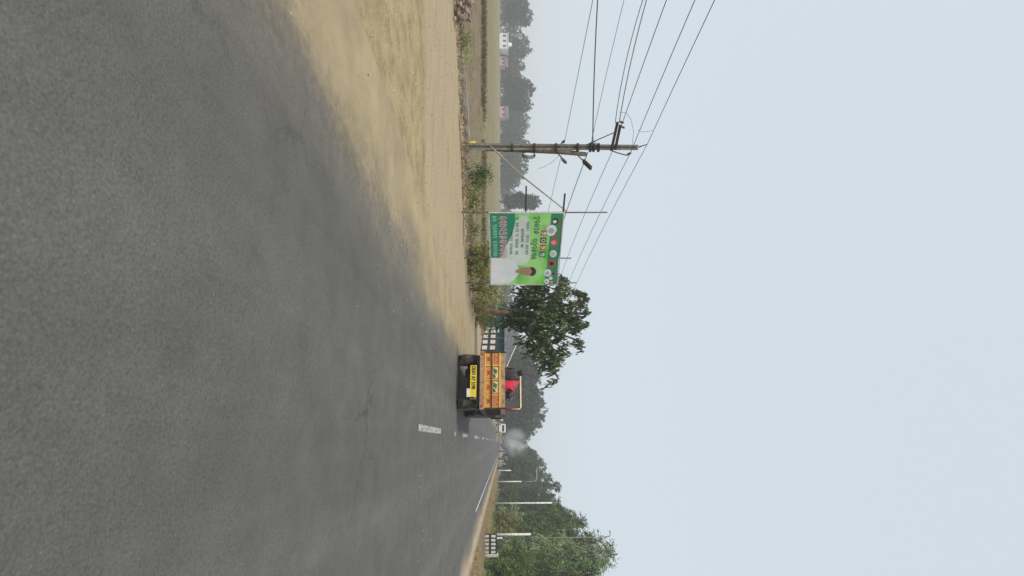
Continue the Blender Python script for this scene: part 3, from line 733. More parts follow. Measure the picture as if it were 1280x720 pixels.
for nm, a, b_, sg, r, lb in runs:
    pts = []; n = 24
    end = a+Vector((.4, -32, .3))
    for t in range(n+1): pts.append(end.lerp(a, t/n)-Vector((0, 0, 4*.25*(t/n)*(1-t/n))))
    for t in range(1, n+1): pts.append(a.lerp(b_, t/n)-Vector((0, 0, 4*sg*(t/n)*(1-t/n))))
    tag(MB().tube(pts, r, 5).build('power_line', 'wire', None, smooth=True), lb, 'power line', 'power lines along the road')
wire('power_line', P(735, 190, PD), nb+Vector((-.4, -.1, 5.4)), .6, .014, 'lowest power line running from the pole towards the banner top')
a = P(706, 176, PD); pts = [a+Vector((0, -30, .1)), a+Vector((0, -15, -.05)), a, a+Vector((0, 14, -.25)), nb+Vector((0, 0, 4.4))]
tag(MB().tube(pts, .008, 5).build('phone_wire', 'wire'), 'thin lowest wire held by the small insulator left of the pole', 'wire')
wire('service_wire', P(741, 180, PD), P(751, -60, 15.0), .05, .02, 'thick dark service cable leaving the pole level towards the field')
wire('service_wire', P(739, 178, PD), P(795, -60, 12.5), .03, .008, 'thin wire rising gently left of the thick service cable')
wire('service_wire', P(774, 153, PD-.6), P(826, -60, 13.2), .10, .014, 'upper wire of the pair leaving the crossarm tip')
wire('service_wire', P(769, 154, PD-.6), P(824, -60, 13.0), .16, .012, 'lower sagging wire of the pair leaving the crossarm tip')
pts = [P(774, 140, PD-.7), P(783, 141, PD-.5), P(789, 150, PD-.4), P(792, 165, PD-.2), P(789, 190, PD-.3)]
tag(MB().tube(pts, .006, 5).build('loose_wire', 'wire', smooth=True), 'thin loose wire looping from the crossarm to the bracket insulator', 'wire')
pts = [P(797, 163, PD-.1), P(804, 165, PD-.1), P(811, 164, PD-.1), P(816, 163, PD-.1)]
tag(MB().tube(pts, .006, 5).build('loose_wire', 'wire', smooth=True), 'short wire stub hanging between the two highest power lines', 'wire')
pts = [P(698, 195, PD-.1), P(690, 203, PD-.1), P(681, 208, PD-.1), P(673, 211, PD)]
tag(MB().tube(pts, .006, 5).build('loose_wire', 'wire', smooth=True), 'short loose wire with a knot hanging below the pole insulators', 'wire')

# ------------------------------------------------------------------ banner
A0 = P(612, 266.5, 16.0); A1 = P(613, 355.5, 17.9)
gA = Vector((A0.x, A0.y, gz(A0.x, A0.y)))
dv = A1-A0; bw = math.hypot(dv.x, dv.y); brz = math.atan2(dv.y, dv.x); bh = P(704.5, 268, 16.0).z-A0.z; z0 = A0.z-gA.z
print('banner', bw, bh, z0)
ban = empty('banner', gA, brz)
tag(ban, 'green and white political banner on bamboo posts beside the dirt lay-by', 'banner')
# printed sheet, slightly slack
NX, NZ = 24, 18; vs = []; fs = []
for j in range(NZ+1):
    for i in range(NX+1):
        u_, v_ = i/NX, j/NZ
        vs.append((u_*bw, .02*math.sin(u_*9)*math.sin(v_*7)+.03*math.sin(math.pi*u_)*math.sin(math.pi*v_), z0+v_*bh-.03*math.sin(math.pi*u_)*(v_)+.02*math.sin(u_*math.pi)*(1-v_)))
for j in range(NZ):
    for i in range(NX): a = j*(NX+1)+i; fs.append((a, a+1, a+NX+2, a+NX+1))
def bsurf(u_, v_, e):        # point on the sheet, u to the right, v up, e in front
    return Vector((u_*bw, .02*math.sin(u_*9)*math.sin(v_*7)+.03*math.sin(math.pi*u_)*math.sin(math.pi*v_)-e, z0+v_*bh-.03*math.sin(math.pi*u_)*(v_)+.02*math.sin(u_*math.pi)*(1-v_)))
mbm = bpy.data.materials.new('banner_print'); mbm.use_nodes = True
def node_banner(m):
    N = m.node_tree.nodes; L = m.node_tree.links; b = N['Principled BSDF']; b.inputs['Roughness'].default_value = .55
    tc = N.new('ShaderNodeTexCoord'); sp = N.new('ShaderNodeSeparateXYZ'); L.new(tc.outputs['Object'], sp.inputs[0])
    n = N.new('ShaderNodeTexNoise'); n.inputs['Scale'].default_value = 1.1; n.inputs['Detail'].default_value = 2; L.new(tc.outputs['Object'], n.inputs['Vector'])
    r = N.new('ShaderNodeValToRGB'); e = r.color_ramp.elements; e[0].position = .38; e[0].color = (.12, .68, .04, 1); e[1].position = .56; e[1].color = (.42, .86, .26, 1)
    L.new(n.outputs['Fac'], r.inputs['Fac']); L.new(r.outputs['Color'], b.inputs['Base Color'])
node_banner(mbm)
MB().add(vs, fs).build('sheet', mbm, ban, smooth=True)
def flat(name, pts, e, m_, parent=ban, dens=True):
    """filled outline in sheet coordinates, triangulated as a fan round its centre and laid on the slack sheet"""
    P2 = []
    for (a, b_) in zip(pts, pts[1:]+pts[:1]):
        k = max(1, int(max(abs(a[0]-b_[0]), abs(a[1]-b_[1]))/.05))
        for j in range(k): P2.append((a[0]+(b_[0]-a[0])*j/k, a[1]+(b_[1]-a[1])*j/k))
    cx = sum(q[0] for q in P2)/len(P2); cz = sum(q[1] for q in P2)/len(P2); n = len(P2); vv = [bsurf(cx, cz, e)]; ff = []
    rings = 6
    for q_ in range(1, rings+1):
        for (a, b_) in P2: vv.append(bsurf(cx+(a-cx)*q_/rings, cz+(b_-cz)*q_/rings, e))
    for j in range(n): ff.append((0, 1+j, 1+(j+1) % n))
    for q_ in range(rings-1):
        for j in range(n): o1 = 1+q_*n; ff.append((o1+j, o1+n+j, o1+n+(j+1) % n, o1+(j+1) % n))
    return MB().add(vv, ff).build(name, m_, parent)
def chaikin(p, n=3):
    for _ in range(n):
        q = []
        for a, b_ in zip(p, p[1:]+p[:1]): q += [(a[0]*.75+b_[0]*.25, a[1]*.75+b_[1]*.25), (a[0]*.25+b_[0]*.75, a[1]*.25+b_[1]*.75)]
        p = q
    return p
def pm(name, c): return mat(name, c, tuple(x*.93 for x in c), .5, 3)
pm('p_green', (.02, .30, .12)); pm('p_teal', (.01, .30, .17)); pm('p_white', (.92, .93, .95)); pm('p_skin', (.50, .28, .19)); pm('p_hair', (.03, .025, .025))
pm('p_pink', (.80, .42, .50)); pm('p_red', (.60, .10, .06)); pm('p_navy', (.05, .07, .16)); pm('p_lgreen', (.60, .80, .55)); pm('p_black', (.02, .02, .02)); pm('p_orange', (.70, .12, .04)); pm('p_mint', (.45, .78, .60)); pm('p_pale', (.74, .86, .72)); pm('p_grey', (.5, .52, .52)); pm('p_brown', (.28, .14, .09))
E = .0
def arc(cx, cz, rx, rz, a0=0, a1=360, n=16): return [(cx+rx*math.cos(R(a0+(a1-a0)*k/n)), cz+rz*math.sin(R(a0+(a1-a0)*k/n))) for k in range(n+(0 if abs(a1-a0) == 360 else 1))]
# pale middle zone, dark green top strip and lower left field
flat('pale_field', chaikin([(.30, .02), (.62, .02), (.74, .40), (.66, .60), (.30, .56), (.02, .54), (.03, .40), (.22, .30)]), .004, 'p_pale')
flat('top_strip', [(.0, .835), (.35, .845), (.7, .835), (1, .80), (1, 1), (0, 1)], .004, 'p_green')
flat('lower_left_field', [(0, 0), (.62, 0), (.615, .10), (.58, .16), (.50, .19), (.42, .225), (.34, .275), (.26, .315), (.16, .34), (.08, .345), (0, .34)], .007, 'p_teal')
# portrait of a man in a white shirt (generic)
flat('portrait_shirt', [(.595, .0), (.995, .0), (.995, .14), (.985, .24), (.955, .32), (.90, .375), (.85, .405), (.825, .42), (.80, .395), (.775, .42), (.73, .40), (.68, .37), (.645, .31), (.615, .2), (.60, .1)], .010, 'p_white')
pf = flat('portrait_head', chaikin([(.75, .62), (.85, .62), (.865, .55), (.85, .46), (.82, .405), (.78, .405), (.75, .46), (.735, .55)], 2), .013, 'p_skin')
flat('portrait_hair', arc(.80, .60, .066, .075, 0, 180, 10)+[(.745, .585), (.80, .615), (.855, .585)], .016, 'p_hair', ban)
flat('portrait_neck', [(.775, .37), (.825, .37), (.83, .44), (.77, .44)], .0115, 'p_skin')
for (nm_, u_, v_, w_, h_) in (('eye', .778, .545, .02, .006), ('eye', .822, .545, .02, .006), ('nose', .80, .505, .012, .018), ('mouth', .80, .47, .035, .007)):
    flat(nm_, [(u_-w_/2, v_-h_/2), (u_+w_/2, v_-h_/2), (u_+w_/2, v_+h_/2), (u_-w_/2, v_+h_/2)], .017, 'p_brown', pf)
# row of small medallions and figures on the top strip
for (u_, v_, r_, m1, m2) in ((.10, .90, .045, 'p_black', 'p_white'), (.13, .97, .03, 'p_brown', 'p_brown'), (.22, .86, .075, 'p_white', 'p_grey'), (.26, .955, .04, 'p_brown', 'p_green'), (.38, .915, .062, 'p_red', 'p_pink'), (.54, .915, .052, 'p_white', 'p_lgreen'), (.68, .905, .058, 'p_red', 'p_black'), (.82, .85, .055, 'p_white', 'p_grey'), (.83, .94, .035, 'p_brown', 'p_hair'), (.90, .90, .03, 'p_mint', 'p_white'), (.95, .84, .04, 'p_white', 'p_grey'), (.96, .92, .032, 'p_brown', 'p_pink')):
    a_ = flat('medallion', arc(u_, v_, r_, r_*1.0, 0, 360, 14), .008, m1)
    b_ = flat('emblem', arc(u_+.004, v_-.005, r_*.5, r_*.62, 0, 360, 12), .0115, m2, a_)
# four digit tiles
tiles = [(.255, 'p_orange'), (.355, 'p_black'), (.455, 'p_orange'), (.555, 'p_navy')]
GL = {  # strokes in a unit box; rounded letters of the local script and its numerals
 '2': [[(.75, .9), (.4, 1), (.2, .78), (.4, .58), (.7, .62), (.82, .8), (.8, .45), (.6, .12), (.25, .02)]],
 '0': [[(.5, 1), (.85, .8), (.9, .45), (.6, .05), (.3, .1), (.1, .45), (.2, .85), (.5, 1)]],
 '3': [[(.1, .5), (.15, .85), (.4, .95), (.5, .6), (.4, .15), (.15, .1)], [(.5, .6), (.65, .95), (.9, .8), (.92, .2), (.7, .05)]],
 'a': [[(.1, .45), (.15, .8), (.5, 1), (.85, .8), (.9, .4), (.7, .1), (.5, .3), (.65, .5)]],
 'b': [[(.15, .3), (.15, .75), (.5, 1), (.85, .75), (.85, 0)], [(.15, .3), (.4, .15), (.55, .4), (.35, .5)]],
 'c': [[(.2, .9), (.6, 1), (.85, .7), (.55, .5), (.85, .3), (.6, 0), (.2, .1)], [(.2, .9), (.15, .55)]],
 'd': [[(.1, .6), (.3, .95), (.7, .95), (.9, .6), (.7, .3), (.3, .3), (.1, .6)], [(.7, .3), (.9, .02)]],
 'e': [[(.2, 0), (.2, .7), (.5, 1), (.8, .7), (.8, .3), (.5, .15), (.35, .4), (.6, .5)]],
 'f': [[(.85, 1), (.85, 0)], [(.85, .55), (.5, .95), (.15, .65), (.3, .25), (.6, .35), (.85, .55)]],
 'g': [[(.15, .95), (.15, .3), (.5, .05), (.85, .35), (.85, .9)], [(.15, .95), (.45, .9), (.4, .6)]],
 'i': [[(.5, 1), (.5, 0)]],
 'u': [[(.2, -.05), (.5, -.25), (.8, -.05)], [(.1, .5), (.2, .85), (.55, .98), (.85, .7), (.75, .2), (.45, .1), (.3, .35)]],
 ' ': []}
def lettering(txt, u0, u1, v0, h, wd, m_, e=.016, name='lettering', parent=ban, lw=None):
    if ' ' in txt:
        n = len(txt); cw = (u1-u0)/n; k = 0
        for wd_ in txt.split(' '):
            if wd_: lettering(wd_, u0+k*cw, u0+(k+len(wd_))*cw, v0, h, wd, m_, e, name, parent)
            k += len(wd_)+1
        return
    n = len(txt); cw = (u1-u0)/n; mbq = MB()
    for k, ch in enumerate(txt):
        for st in GL[ch]:
            st = [(u0+(k+.08+.84*x)*cw, v0+y*h) for x, y in st]
            for (a, b2) in zip(st[:-1], st[1:]):
                ax, az = a[0]*bw, a[1]*bh; bx, bz = b2[0]*bw, b2[1]*bh; dx, dz2 = bx-ax, bz-az; l = math.hypot(dx, dz2) or 1
                nx_, nz_ = -dz2/l*wd/2, dx/l*wd/2; ex, ez = dx/l*wd*.35, dz2/l*wd*.35
                q = [((ax-ex+nx_)/bw, (az-ez+nz_)/bh), ((ax-ex-nx_)/bw, (az-ez-nz_)/bh), ((bx+ex-nx_)/bw, (bz+ez-nz_)/bh), ((bx+ex+nx_)/bw, (bz+ez+nz_)/bh)]
                mbq.add([bsurf(x, y, e+.0004*(len(mbq.f) % 7)) for x, y in q], [(0, 1, 2, 3)])
    return mbq.build(name, m_, parent)
for (u_, m_), dg in zip(tiles, '2023'):
    t_ = flat('digit_tile', [(u_-.036, .715), (u_+.036, .715), (u_+.036, .80), (u_-.036, .80)], .010, m_)
    lettering(dg, u_-.028, u_+.028, .728, .06, .028, 'p_white', .014, 'digit', t_)
for (u_, v_, r_) in ((.155, .77, .014), (.16, .745, .009), (.635, .73, .012)): flat('petal', arc(u_, v_, r_, r_, 0, 360, 8), .009, 'p_pink')
lettering('uabce', .03, .27, .615, .07, .022, 'p_navy'); lettering('duaefb', .33, .63, .595, .075, .022, 'p_navy')
lettering('aebi cda bgfb', .10, .56, .505, .042, .013, 'p_navy'); lettering('bcadefb fe', .20, .46, .435, .038, .013, 'p_navy')
lettering('b ceid a bfde ab', .05, .56, .355, .042, .013, 'p_navy'); lettering('ii  becd daefb', .12, .55, .275, .038, .013, 'p_navy')
lettering('bfgdcebafdb', .03, .60, .125, .105, .034, 'p_pink'); lettering('eb cbfda gcbdfe', .03, .58, .035, .055, .018, 'p_mint')
# frame
mb = MB(); mb.box((bw/2, .012, z0+bh+.015), (bw+.06, .035, .035)); mb.box((bw/2, .012, z0-.015), (bw+.06, .035, .035)); mb.box((-.015, .012, z0+bh/2), (.035, .035, bh)); mb.box((bw+.015, .012, z0+bh/2), (.035, .035, bh)); mb.build('border_frame', 'white_paint', ban)
zz = lambda px, D: P(px, 300, D).z-gA.z
MB().tube([(.0, .06, -.2), (.01, .06, 2), (-.01, .06, zz(760, 16.0))], [.03, .03, .022], 7).build('post', 'bamboo', ban)
MB().tube([(bw*.62, .07, -.2), (bw*.62, .07, zz(715, 17.1))], [.026, .022], 7).build('post', 'bamboo', ban)
MB().tube([(bw-.02, .07, -.2), (bw-.02, .07, zz(721, 17.9))], [.028, .022], 7).build('post', 'bamboo', ban)
xl = -(266-238)/F*16/math.cos(brz-PS)
MB().tube([(xl, .07, zz(657, 15.9)), (bw*.7, .1, zz(657, 16.6))], .028, 7).build('crossbar', 'steel_dark', ban)
MB().tube([(xl*.72, .08, zz(705, 15.9)), (bw*.6, .1, zz(701, 16.7))], .032, 7).build('crossbar', 'steel_dark', ban)
MB().tube([(-.05, .03, .05), (bw*.55, .09, z0*.35)], .012, 6).build('lower_rail', 'bamboo', ban)
st = MB().tube([P(607, 177.5, 16.0), P(655, 222, 16.1), P(708, 264, 16.15)], [.03, .026, .02], 7).build('bamboo_stay', 'pale_bamboo'); tag(st, 'long bamboo pole slanting from the utility pole to the banner top', 'bamboo pole')

# ------------------------------------------------------------------ kerb edging, rubble
pts = [at(y, D) for y, D in ((68, 15.2), (100, 15.3), (140, 15.6), (178, 15.9))]
mb = MB()
for a, b_ in zip(pts[:-1], pts[1:]): mb.bar(a+Vector((0, 0, .05)), b_+Vector((0, 0, .05)), .12, .16)
tag(mb.build('stone_edging', 'concrete', bevel=.01), 'low broken concrete edging between dirt lay-by and field left of the pole', 'kerb')
rr = random.Random(5)
def rubble(py0, py1, n, D, hmax, label, smax):
    mb = MB()
    for k in range(n):
        t = rr.random(); q = at(py0+(py1-py0)*t, D+rr.uniform(-.5, .5)); hz = hmax*(1-t*.45)*rr.random(); s = rr.uniform(.4, 1)*smax*(1-t*.3)
        rot = Quaternion(Vector((rr.uniform(-1, 1), rr.uniform(-1, 1), rr.uniform(-1, 1))).normalized(), rr.uniform(0, 3)).to_matrix()
        mb.ell((q.x, q.y, q.z+hz*.9+s*.2), (s*.75, s*.5, s*.38), 6, 4, .18, rr, rot)
    o = mb.build('rubble_pile', 'stone'); tag(o, label, 'rubble', kind='stuff')
rubble(-60, 26, 260, 13.9, .62, 'heap of broken reddish brown stones at the far left edge of the dirt', .20)
rubble(20, 62, 90, 14.6, .16, 'low scatter of small broken stones trailing from the stone heap', .09)
bush('shrub', at(58, 15.4), .45, .35, .45, 60, 10, .08, .035, 'leaf_olive', 61, 'small weedy shrub at the end of the stone heap')

# ------------------------------------------------------------------ shed behind the tree
sh = empty('shed', GD(418, 40, -.25), PS+.12)
tag(sh, 'small teal walled shed with a grey corrugated roof under the leaning tree', 'shed')
MB().box((0, 1.5, .85), (4.2, 3, 1.9)).build('wall', 'teal_wall', sh)
mb = MB(); n = 44
def roofp(i, v_):
    x = -2.5+5.4*i/n; top = 2.95 if x < 1.0 else 2.95-(x-1.0)*.48
    return Vector((x, -.5+v_*3.0, 1.75+(top-1.75)*v_+.03*(i % 2)))
vv = [roofp(i, v_) for v_ in (0, 1) for i in range(n+1)]; vv += [p_-Vector((0, 0, .03)) for p_ in vv]
o2 = 2*(n+1); ff = [(i, i+1, n+2+i, n+1+i) for i in range(n)]+[(o2+i, o2+n+1+i, o2+n+2+i, o2+i+1) for i in range(n)]+[(i, o2+i, o2+i+1, i+1) for i in range(n)]
mb.add(vv, ff); mb.build('roof', 'roof_sheet', sh)
MB().bar(roofp(n*.66, 1)+Vector((0, -.05, .05)), roofp(n, 0)+Vector((0, -.02, .06)), .06).build('roof_edge', 'white_paint', sh)
MB().box((0, -.03, 1.02), (4.1, .06, .06)).build('wall_rail', 'steel_dark', sh)
for x in (-1.9, .2, 2.0): MB().tube([(x, -.4, -.2), (x, -.4, 1.75)], .04, 6).build('post', 'bamboo', sh)
mw = empty('mud_wall', GD(392, 42, -.2), PS); MB().box((0, 0, .45), (1.15, .3, .95)).build('wall_panel', 'mud_wall', mw); tag(mw, 'short tan mud wall left of the teal shed', 'wall')

# ------------------------------------------------------------------ culvert parapets
def parapet(a, b_, h, end, label):
    a = Vector(a); b_ = Vector(b_); d = b_-a; L_ = d.length; rz = math.atan2(d.y, d.x); r = empty('culvert_wall', a, rz)
    MB().box((L_/2, 0, h/2-.1), (L_, .22, h+.2)).build('core_wall', 'black_paint', r, bevel=.01)
    n = 5; cw = L_/n
    for row in range(2):
        mb = MB()
        for k in range(n): mb.box(((k+.5)*cw+(0 if row else 0), 0, h*(.27+.47*row)), (cw*.62, .235, h*.30))
        mb.build('painted_block', 'white_paint', r, bevel=.006)
    for e in end:
        MB().box((e*L_+(.10 if e else -.10), 0, h*.5), (.20, .30, h*1.16+.05)).build('end_post', 'cream_paint' if 0 else 'white_paint', r, bevel=.015)
    return tag(r, label, 'culvert wall', 'checked culvert walls')
La = G(604, 413, -.0); Lb = G(600, 446, -.0); print('parL', La, Lb)
parapet(Vector((La.x, La.y, -.05)), Vector((Lb.x+.2, Lb.y-.5, -.05)), 1.05, [0], 'left black and white checked culvert wall partly hidden by the trailer')
Ra = G(604, 692); Rb = G(606, 668); print('parR', Ra, Rb)
Dr = (Ra-CAM).dot(fw); Rb = GD(667, Dr+.3, 0)
parapet(Vector((Rb.x, Rb.y, -.02)), Vector((Ra.x, Ra.y, -.02)), .98, [1], 'right black and white checked culvert wall among the bushes')

# ------------------------------------------------------------------ white poles on the right
def lamp_post(py, D, top, white_to, label, arm=None, r=.07):
    b_ = at(py, D); root = empty('lamp_post', b_); zt = P(top, py, D).z-b_.z; zw = P(white_to, py, D).z-b_.z
    MB().tube([(0, 0, -.2), (0, 0, zw)], [r*1.1, r], 10).build('painted_shaft', 'white_paint', root, smooth=True)
    if zt > zw+.2: MB().tube([(0, 0, zw), (0, 0, zt)], [r*.7, r*.45], 8).build('upper_shaft', 'pole_concrete', root, smooth=True)
    if arm:
        s_, l_ = arm; d = Vector((-1, -.1, 0))
        pts = [Vector((0, 0, zt-.1)), Vector((0, 0, zt+.3))+d*.15*l_, Vector((0, 0, zt+.42))+d*.5*l_, Vector((0, 0, zt+.38))+d*l_]
        MB().tube(pts, [r*.5, r*.5, r*.45, r*.4], 7).build('lamp_arm', s_, root, smooth=True)
        MB().ell(pts[-1]+d*.14*l_, (.20*l_, .09, .05), 10, 6).build('lamp_head', s_, root, smooth=True)
    return tag(root, label, 'lamp post', 'posts in a row right of the road')
lamp_post(668, 36, 664, 663.5, 'nearest white painted post on the right, above the culvert wall', r=.08)
lamp_post(672.5, 37.5, 757, 628, 'tall dark lamp post rising above the pale tree on the right', ('pole_dark', .35), r=.055)
lamp_post(629, 52, 697, 690, 'second white post on the right, tallest of the white ones', r=.085)
lamp_post(602, 78, 668, 652, 'third white post on the right, with a curved lamp arm', ('white_paint', 1.5), r=.1)
lamp_post(588, 105, 640, 639, 'fourth white post on the right, short and hazy', r=.12)
lamp_post(580, 132, 640, 639, 'fifth white post on the right, between two similar hazy posts', r=.13)
lamp_post(574, 155, 647, 646, 'farthest white post on the right, beside the end of the road', r=.14)

# ------------------------------------------------------------------ trailer
TY = 14.16; TX = -1.72; TW = 1.66
T = empty('trailer', (TX, TY, 0)); tag(T, 'orange painted farm trailer with worn timber rim, seen from behind', 'trailer')
def zD(px, D=13.97): return P(px, 475, D).z
zb = zD(599.5); z1 = zD(605.5); z2 = zD(614.7); z3 = zD(623.6); z4 = zD(625.6); z5 = zD(631.3); TL = 2.9; hw = TW/2
print('trailer z', zb, z1, z2, z3, z4, z5)
MB().box((0, TL/2, zb+.03), (TW, TL, .06)).build('floor', 'steel_dark', T)
MB().box((0, .02, (zb+z1)/2), (TW+.02, .10, z1-zb-.005)).build('rear_beam', 'timber', T, bevel=.006)
tg = MB().box((0, .05, (z1+z4)/2), (TW, .04, z4-z1)).build('tailgate', 'orange_paint', T)
xr = [-hw+.03, -hw+TW*.25, 0, hw-TW*.25, hw-.03]
mb = MB()
for x in xr: MB().box((x, .018, (z1+z4)/2), (.035, .028, z4-z1)).build('rib', 'yellow_paint', tg, bevel=.004)
mb = MB()
for z in (z2, ): mb.box((0, .0, z), (TW, .035, .024))
mb.build('hinge_rail', 'steel_dark', tg)
mb = MB(); mb.box((0, .014, z4-.02), (TW, .034, .05)); mb.box((0, .014, z1+.02), (TW, .034, .035)); mb.build('edge_rail', 'yellow_paint', tg, bevel=.004)
# painted panels: framed yellow, red signs, small painted pictures
def tplate(cx, cz, w, h, m_, y, name='painted_panel', par=tg): return MB().box((cx, y, cz), (w, .004, h)).build(name, m_, par)
rn = random.Random(8)
for c_ in range(4):
    cx = (xr[c_]+xr[c_+1])/2; pw = TW*.25-.07
    for row, (za, zc_) in enumerate(((z1+.04, z2-.015), (z2+.015, z4-.05))):
        cz = (za+zc_)/2; ph = zc_-za-.02
        tplate(cx, cz, pw, ph, 'panel_orange', .027)
        for e_ in (-1, 1): MB().box((cx+e_*(pw/2+.006), .026, cz), (.012, .006, ph+.02)).build('panel_joint', 'steel_dark', tg)
        inner = row == 1 and c_ in (1, 2)
        if row == 1 and not inner:
            tplate(cx, cz, pw*.82, ph*.62, 'red_paint', .024)
            mb = MB()
            for k in range(5): mb.box((cx-pw*.33+pw*.165*k, .020, cz), (pw*.04, .004, ph*.36)); mb.box((cx-pw*.30+pw*.165*k, .0195, cz+ph*.12*(-1)**k), (pw*.10, .004, ph*.07))
            mb.build('painted_letters', 'cream_paint', tg)
        elif inner:
            tplate(cx, cz, pw*.9, ph*.86, 'cream_paint', .024)
            mb = MB(); mb.prism([(cx-pw*.42, .018, cz-ph*.38), (cx-pw*.05, .018, cz-ph*.38), (cx+pw*.15, .018, cz+ph*.1), (cx-pw*.2, .018, cz+ph*.35)], (0, .004, 0)); mb.build('painted_picture', 'green_paint', tg)
            mb = MB(); mb.prism([(cx+pw*.05, .017, cz-ph*.38), (cx+pw*.42, .017, cz-ph*.38), (cx+pw*.40, .017, cz+ph*.05), (cx+pw*.2, .017, cz-ph*.1)], (0, .004, 0)); mb.build('painted_picture', 'black_paint', tg)
        else:
            mb = MB()
            for k in range(5):
                a = R(18+36*k); d = Vector((math.cos(a), 0, math.sin(a))); s_ = Vector((-math.sin(a), 0, math.cos(a))); c0 = Vector((cx, .022-.0006*k, cz-ph*.18))
                mb.add([c0, c0+d*ph*.33+s_*ph*.1, c0+d*ph*.62, c0+d*ph*.33-s_*ph*.1], [(0, 1, 2, 3)])
            mb.box((cx, .0215, cz-ph*.3), (pw*.5, .004, ph*.08))
            mb.build('painted_flower', 'red_paint', tg)
mb = MB(); 
MB().box((0, .045, (z4+z5)/2), (TW, .06, z5-z4-.004)).build('top_board', 'timber', T, bevel=.008)
for s_ in (-1, 1):
    sd = MB().box((s_*(hw-.02), TL/2+.08, (z1+z4)/2), (.04, TL-.16, z4-z1)).build('side_board', 'orange_paint', T)
    mb = MB()
    for k in range(7): MB().box((s_*(hw+.008), .15+k*(TL-.2)/6, (zb+z4)/2), (.03, .05, z4-zb)).build('rib', 'steel_dark', sd)
    MB().box((s_*(hw-.025), TL/2+.08, (z4+z5)/2-.01), (.055, TL-.1, z5-z4)).build('top_board', 'timber', T, bevel=.008)
    MB().box((s_*(hw-.01), TL/2+.05, (zb+z1)/2), (.07, TL-.05, z1-zb)).build('side_beam', 'steel_dark', T, bevel=.006)
    MB().tube([(s_*(hw-.02), .0, zb), (s_*(hw-.02), .0, z5+.04)], .022, 7).build('corner_post', 'steel_dark', T)
MB().box((0, TL-.02, (z1+z5)/2), (TW, .04, z5-z1)).build('front_board', 'orange_paint', T)
MB().box((0, TL-.75, 1.175), (TW-.1, .35, .05)).build('cross_board', 'timber', T)
# chassis, axle, drawbar, springs
mb = MB()
for s_ in (-1, 1): mb.box((s_*.35, TL/2+.1, zb-.06), (.08, TL, .12))
for y in (.12, .9, 1.7, 2.6): mb.box((0, y, zb-.05), (TW-.2, .07, .09))
mb.bar((0, TL-.2, zb-.08), (0, TL+.75, .52), .09); mb.build('chassis', 'steel_dark', T)
WR = .345; AY = .62
MB().tube([(-hw+.15, AY, WR), (hw-.15, AY, WR)], .045, 8).build('axle', 'steel_dark', T)
mb = MB()
for s_ in (-1, 1):
    for k in range(4): mb.box((s_*.42, AY, WR+.07+.022*k), (.07, .85-.16*(3-k), .018))
mb.box((0, AY-.1, WR+.1), (.32, .3, .2)); mb.build('leaf_spring', 'steel_dark', T)
def wheel(parent, x, y, r, w, name='wheel', rimm='rim', treads=28, rr_=.55):
    c = Vector((x, y, r)); W = empty(name, (0, 0, 0)); W.parent = parent
    mb = MB(); mb.lathe(c, (1, 0, 0), [(-w*.42, r*rr_), (-w*.5, r*.72), (-w*.48, r*.90), (-w*.36, r*.975), (0, r*.985), (w*.36, r*.975), (w*.48, r*.90), (w*.5, r*.72), (w*.42, r*rr_)], 32)
    for k in range(treads):
        a = 2*math.pi*k/treads
        for s_ in (-1, 1):
            q = c+Vector((s_*w*.23, math.cos(a+s_*.06)*r*.985, math.sin(a+s_*.06)*r*.985)); rot = Matrix.Rotation(a+s_*.06-math.pi/2, 3, 'X') @ Matrix.Rotation(s_*.5, 3, 'Z')
            mb.box(q, (w*.44, 2*math.pi*r/treads*.42, r*.05), rot)
    mb.build('tyre', 'rubber', W)
    MB().lathe(c, (1, 0, 0), [(-w*.30, .01), (-w*.32, r*.2), (-w*.15, r*.35), (-w*.40, r*rr_), (-w*.44, r*(rr_+.03)), (w*.44, r*(rr_+.03)), (w*.40, r*rr_), (w*.15, r*.35), (w*.32, r*.2), (w*.30, .01)], 24).build('rim', rimm, W, smooth=False)
    return W
for s_ in (-1, 1): wheel(T, s_*(hw-.165), AY, WR, .29)
# yellow number board with its lettering, white tag and red reflectors
zp0, zp1 = zD(587.8), zD(595.6); xp0 = (455-475)/F*13.97*.955; 
plx0 = GD(455.5, 13.97).x-TX; plx1 = GD(496.5, 13.97).x-TX
nb_ = MB().box(((plx0+plx1)/2, -.03, (zp0+zp1)/2), (plx1-plx0, .02, zp1-zp0)).build('number_board', 'plate_yellow', T, bevel=.004)
def text_obj(body, size, m_, parent, loc, sx=1.0):
    cu = bpy.data.curves.new('lettering', 'FONT'); cu.body = body; cu.size = size; cu.extrude = .001; cu.align_x = 'CENTER'; cu.align_y = 'CENTER'; cu.offset = .008
    o = bpy.data.objects.new('lettering_source', cu); col.objects.link(o); dg = bpy.context.evaluated_depsgraph_get(); me = bpy.data.meshes.new_from_object(o.evaluated_get(dg)); bpy.data.objects.remove(o)
    me.materials.clear(); me.materials.append(MATS[m_]); t = bpy.data.objects.new('lettering', me); col.objects.link(t); t.parent = parent; t.location = loc; t.rotation_euler = (math.pi/2, 0, 0); t.scale = (sx, 1, 1); return t
text_obj('OD01 AY 3190', .15, 'text_black', nb_, ((plx0+plx1)/2-.10, -.043, (zp0+zp1)/2), .70)
MB().box((plx1-.12, -.035, zp0-.045), (.24, .012, .10)).build('tag_plate', 'white_paint', T)
for s_ in (-1, 1): MB().box((s_*(hw-.08), -.04, (zb+z1)/2), (.07, .012, .05)).build('reflector', 'tail_red', T)

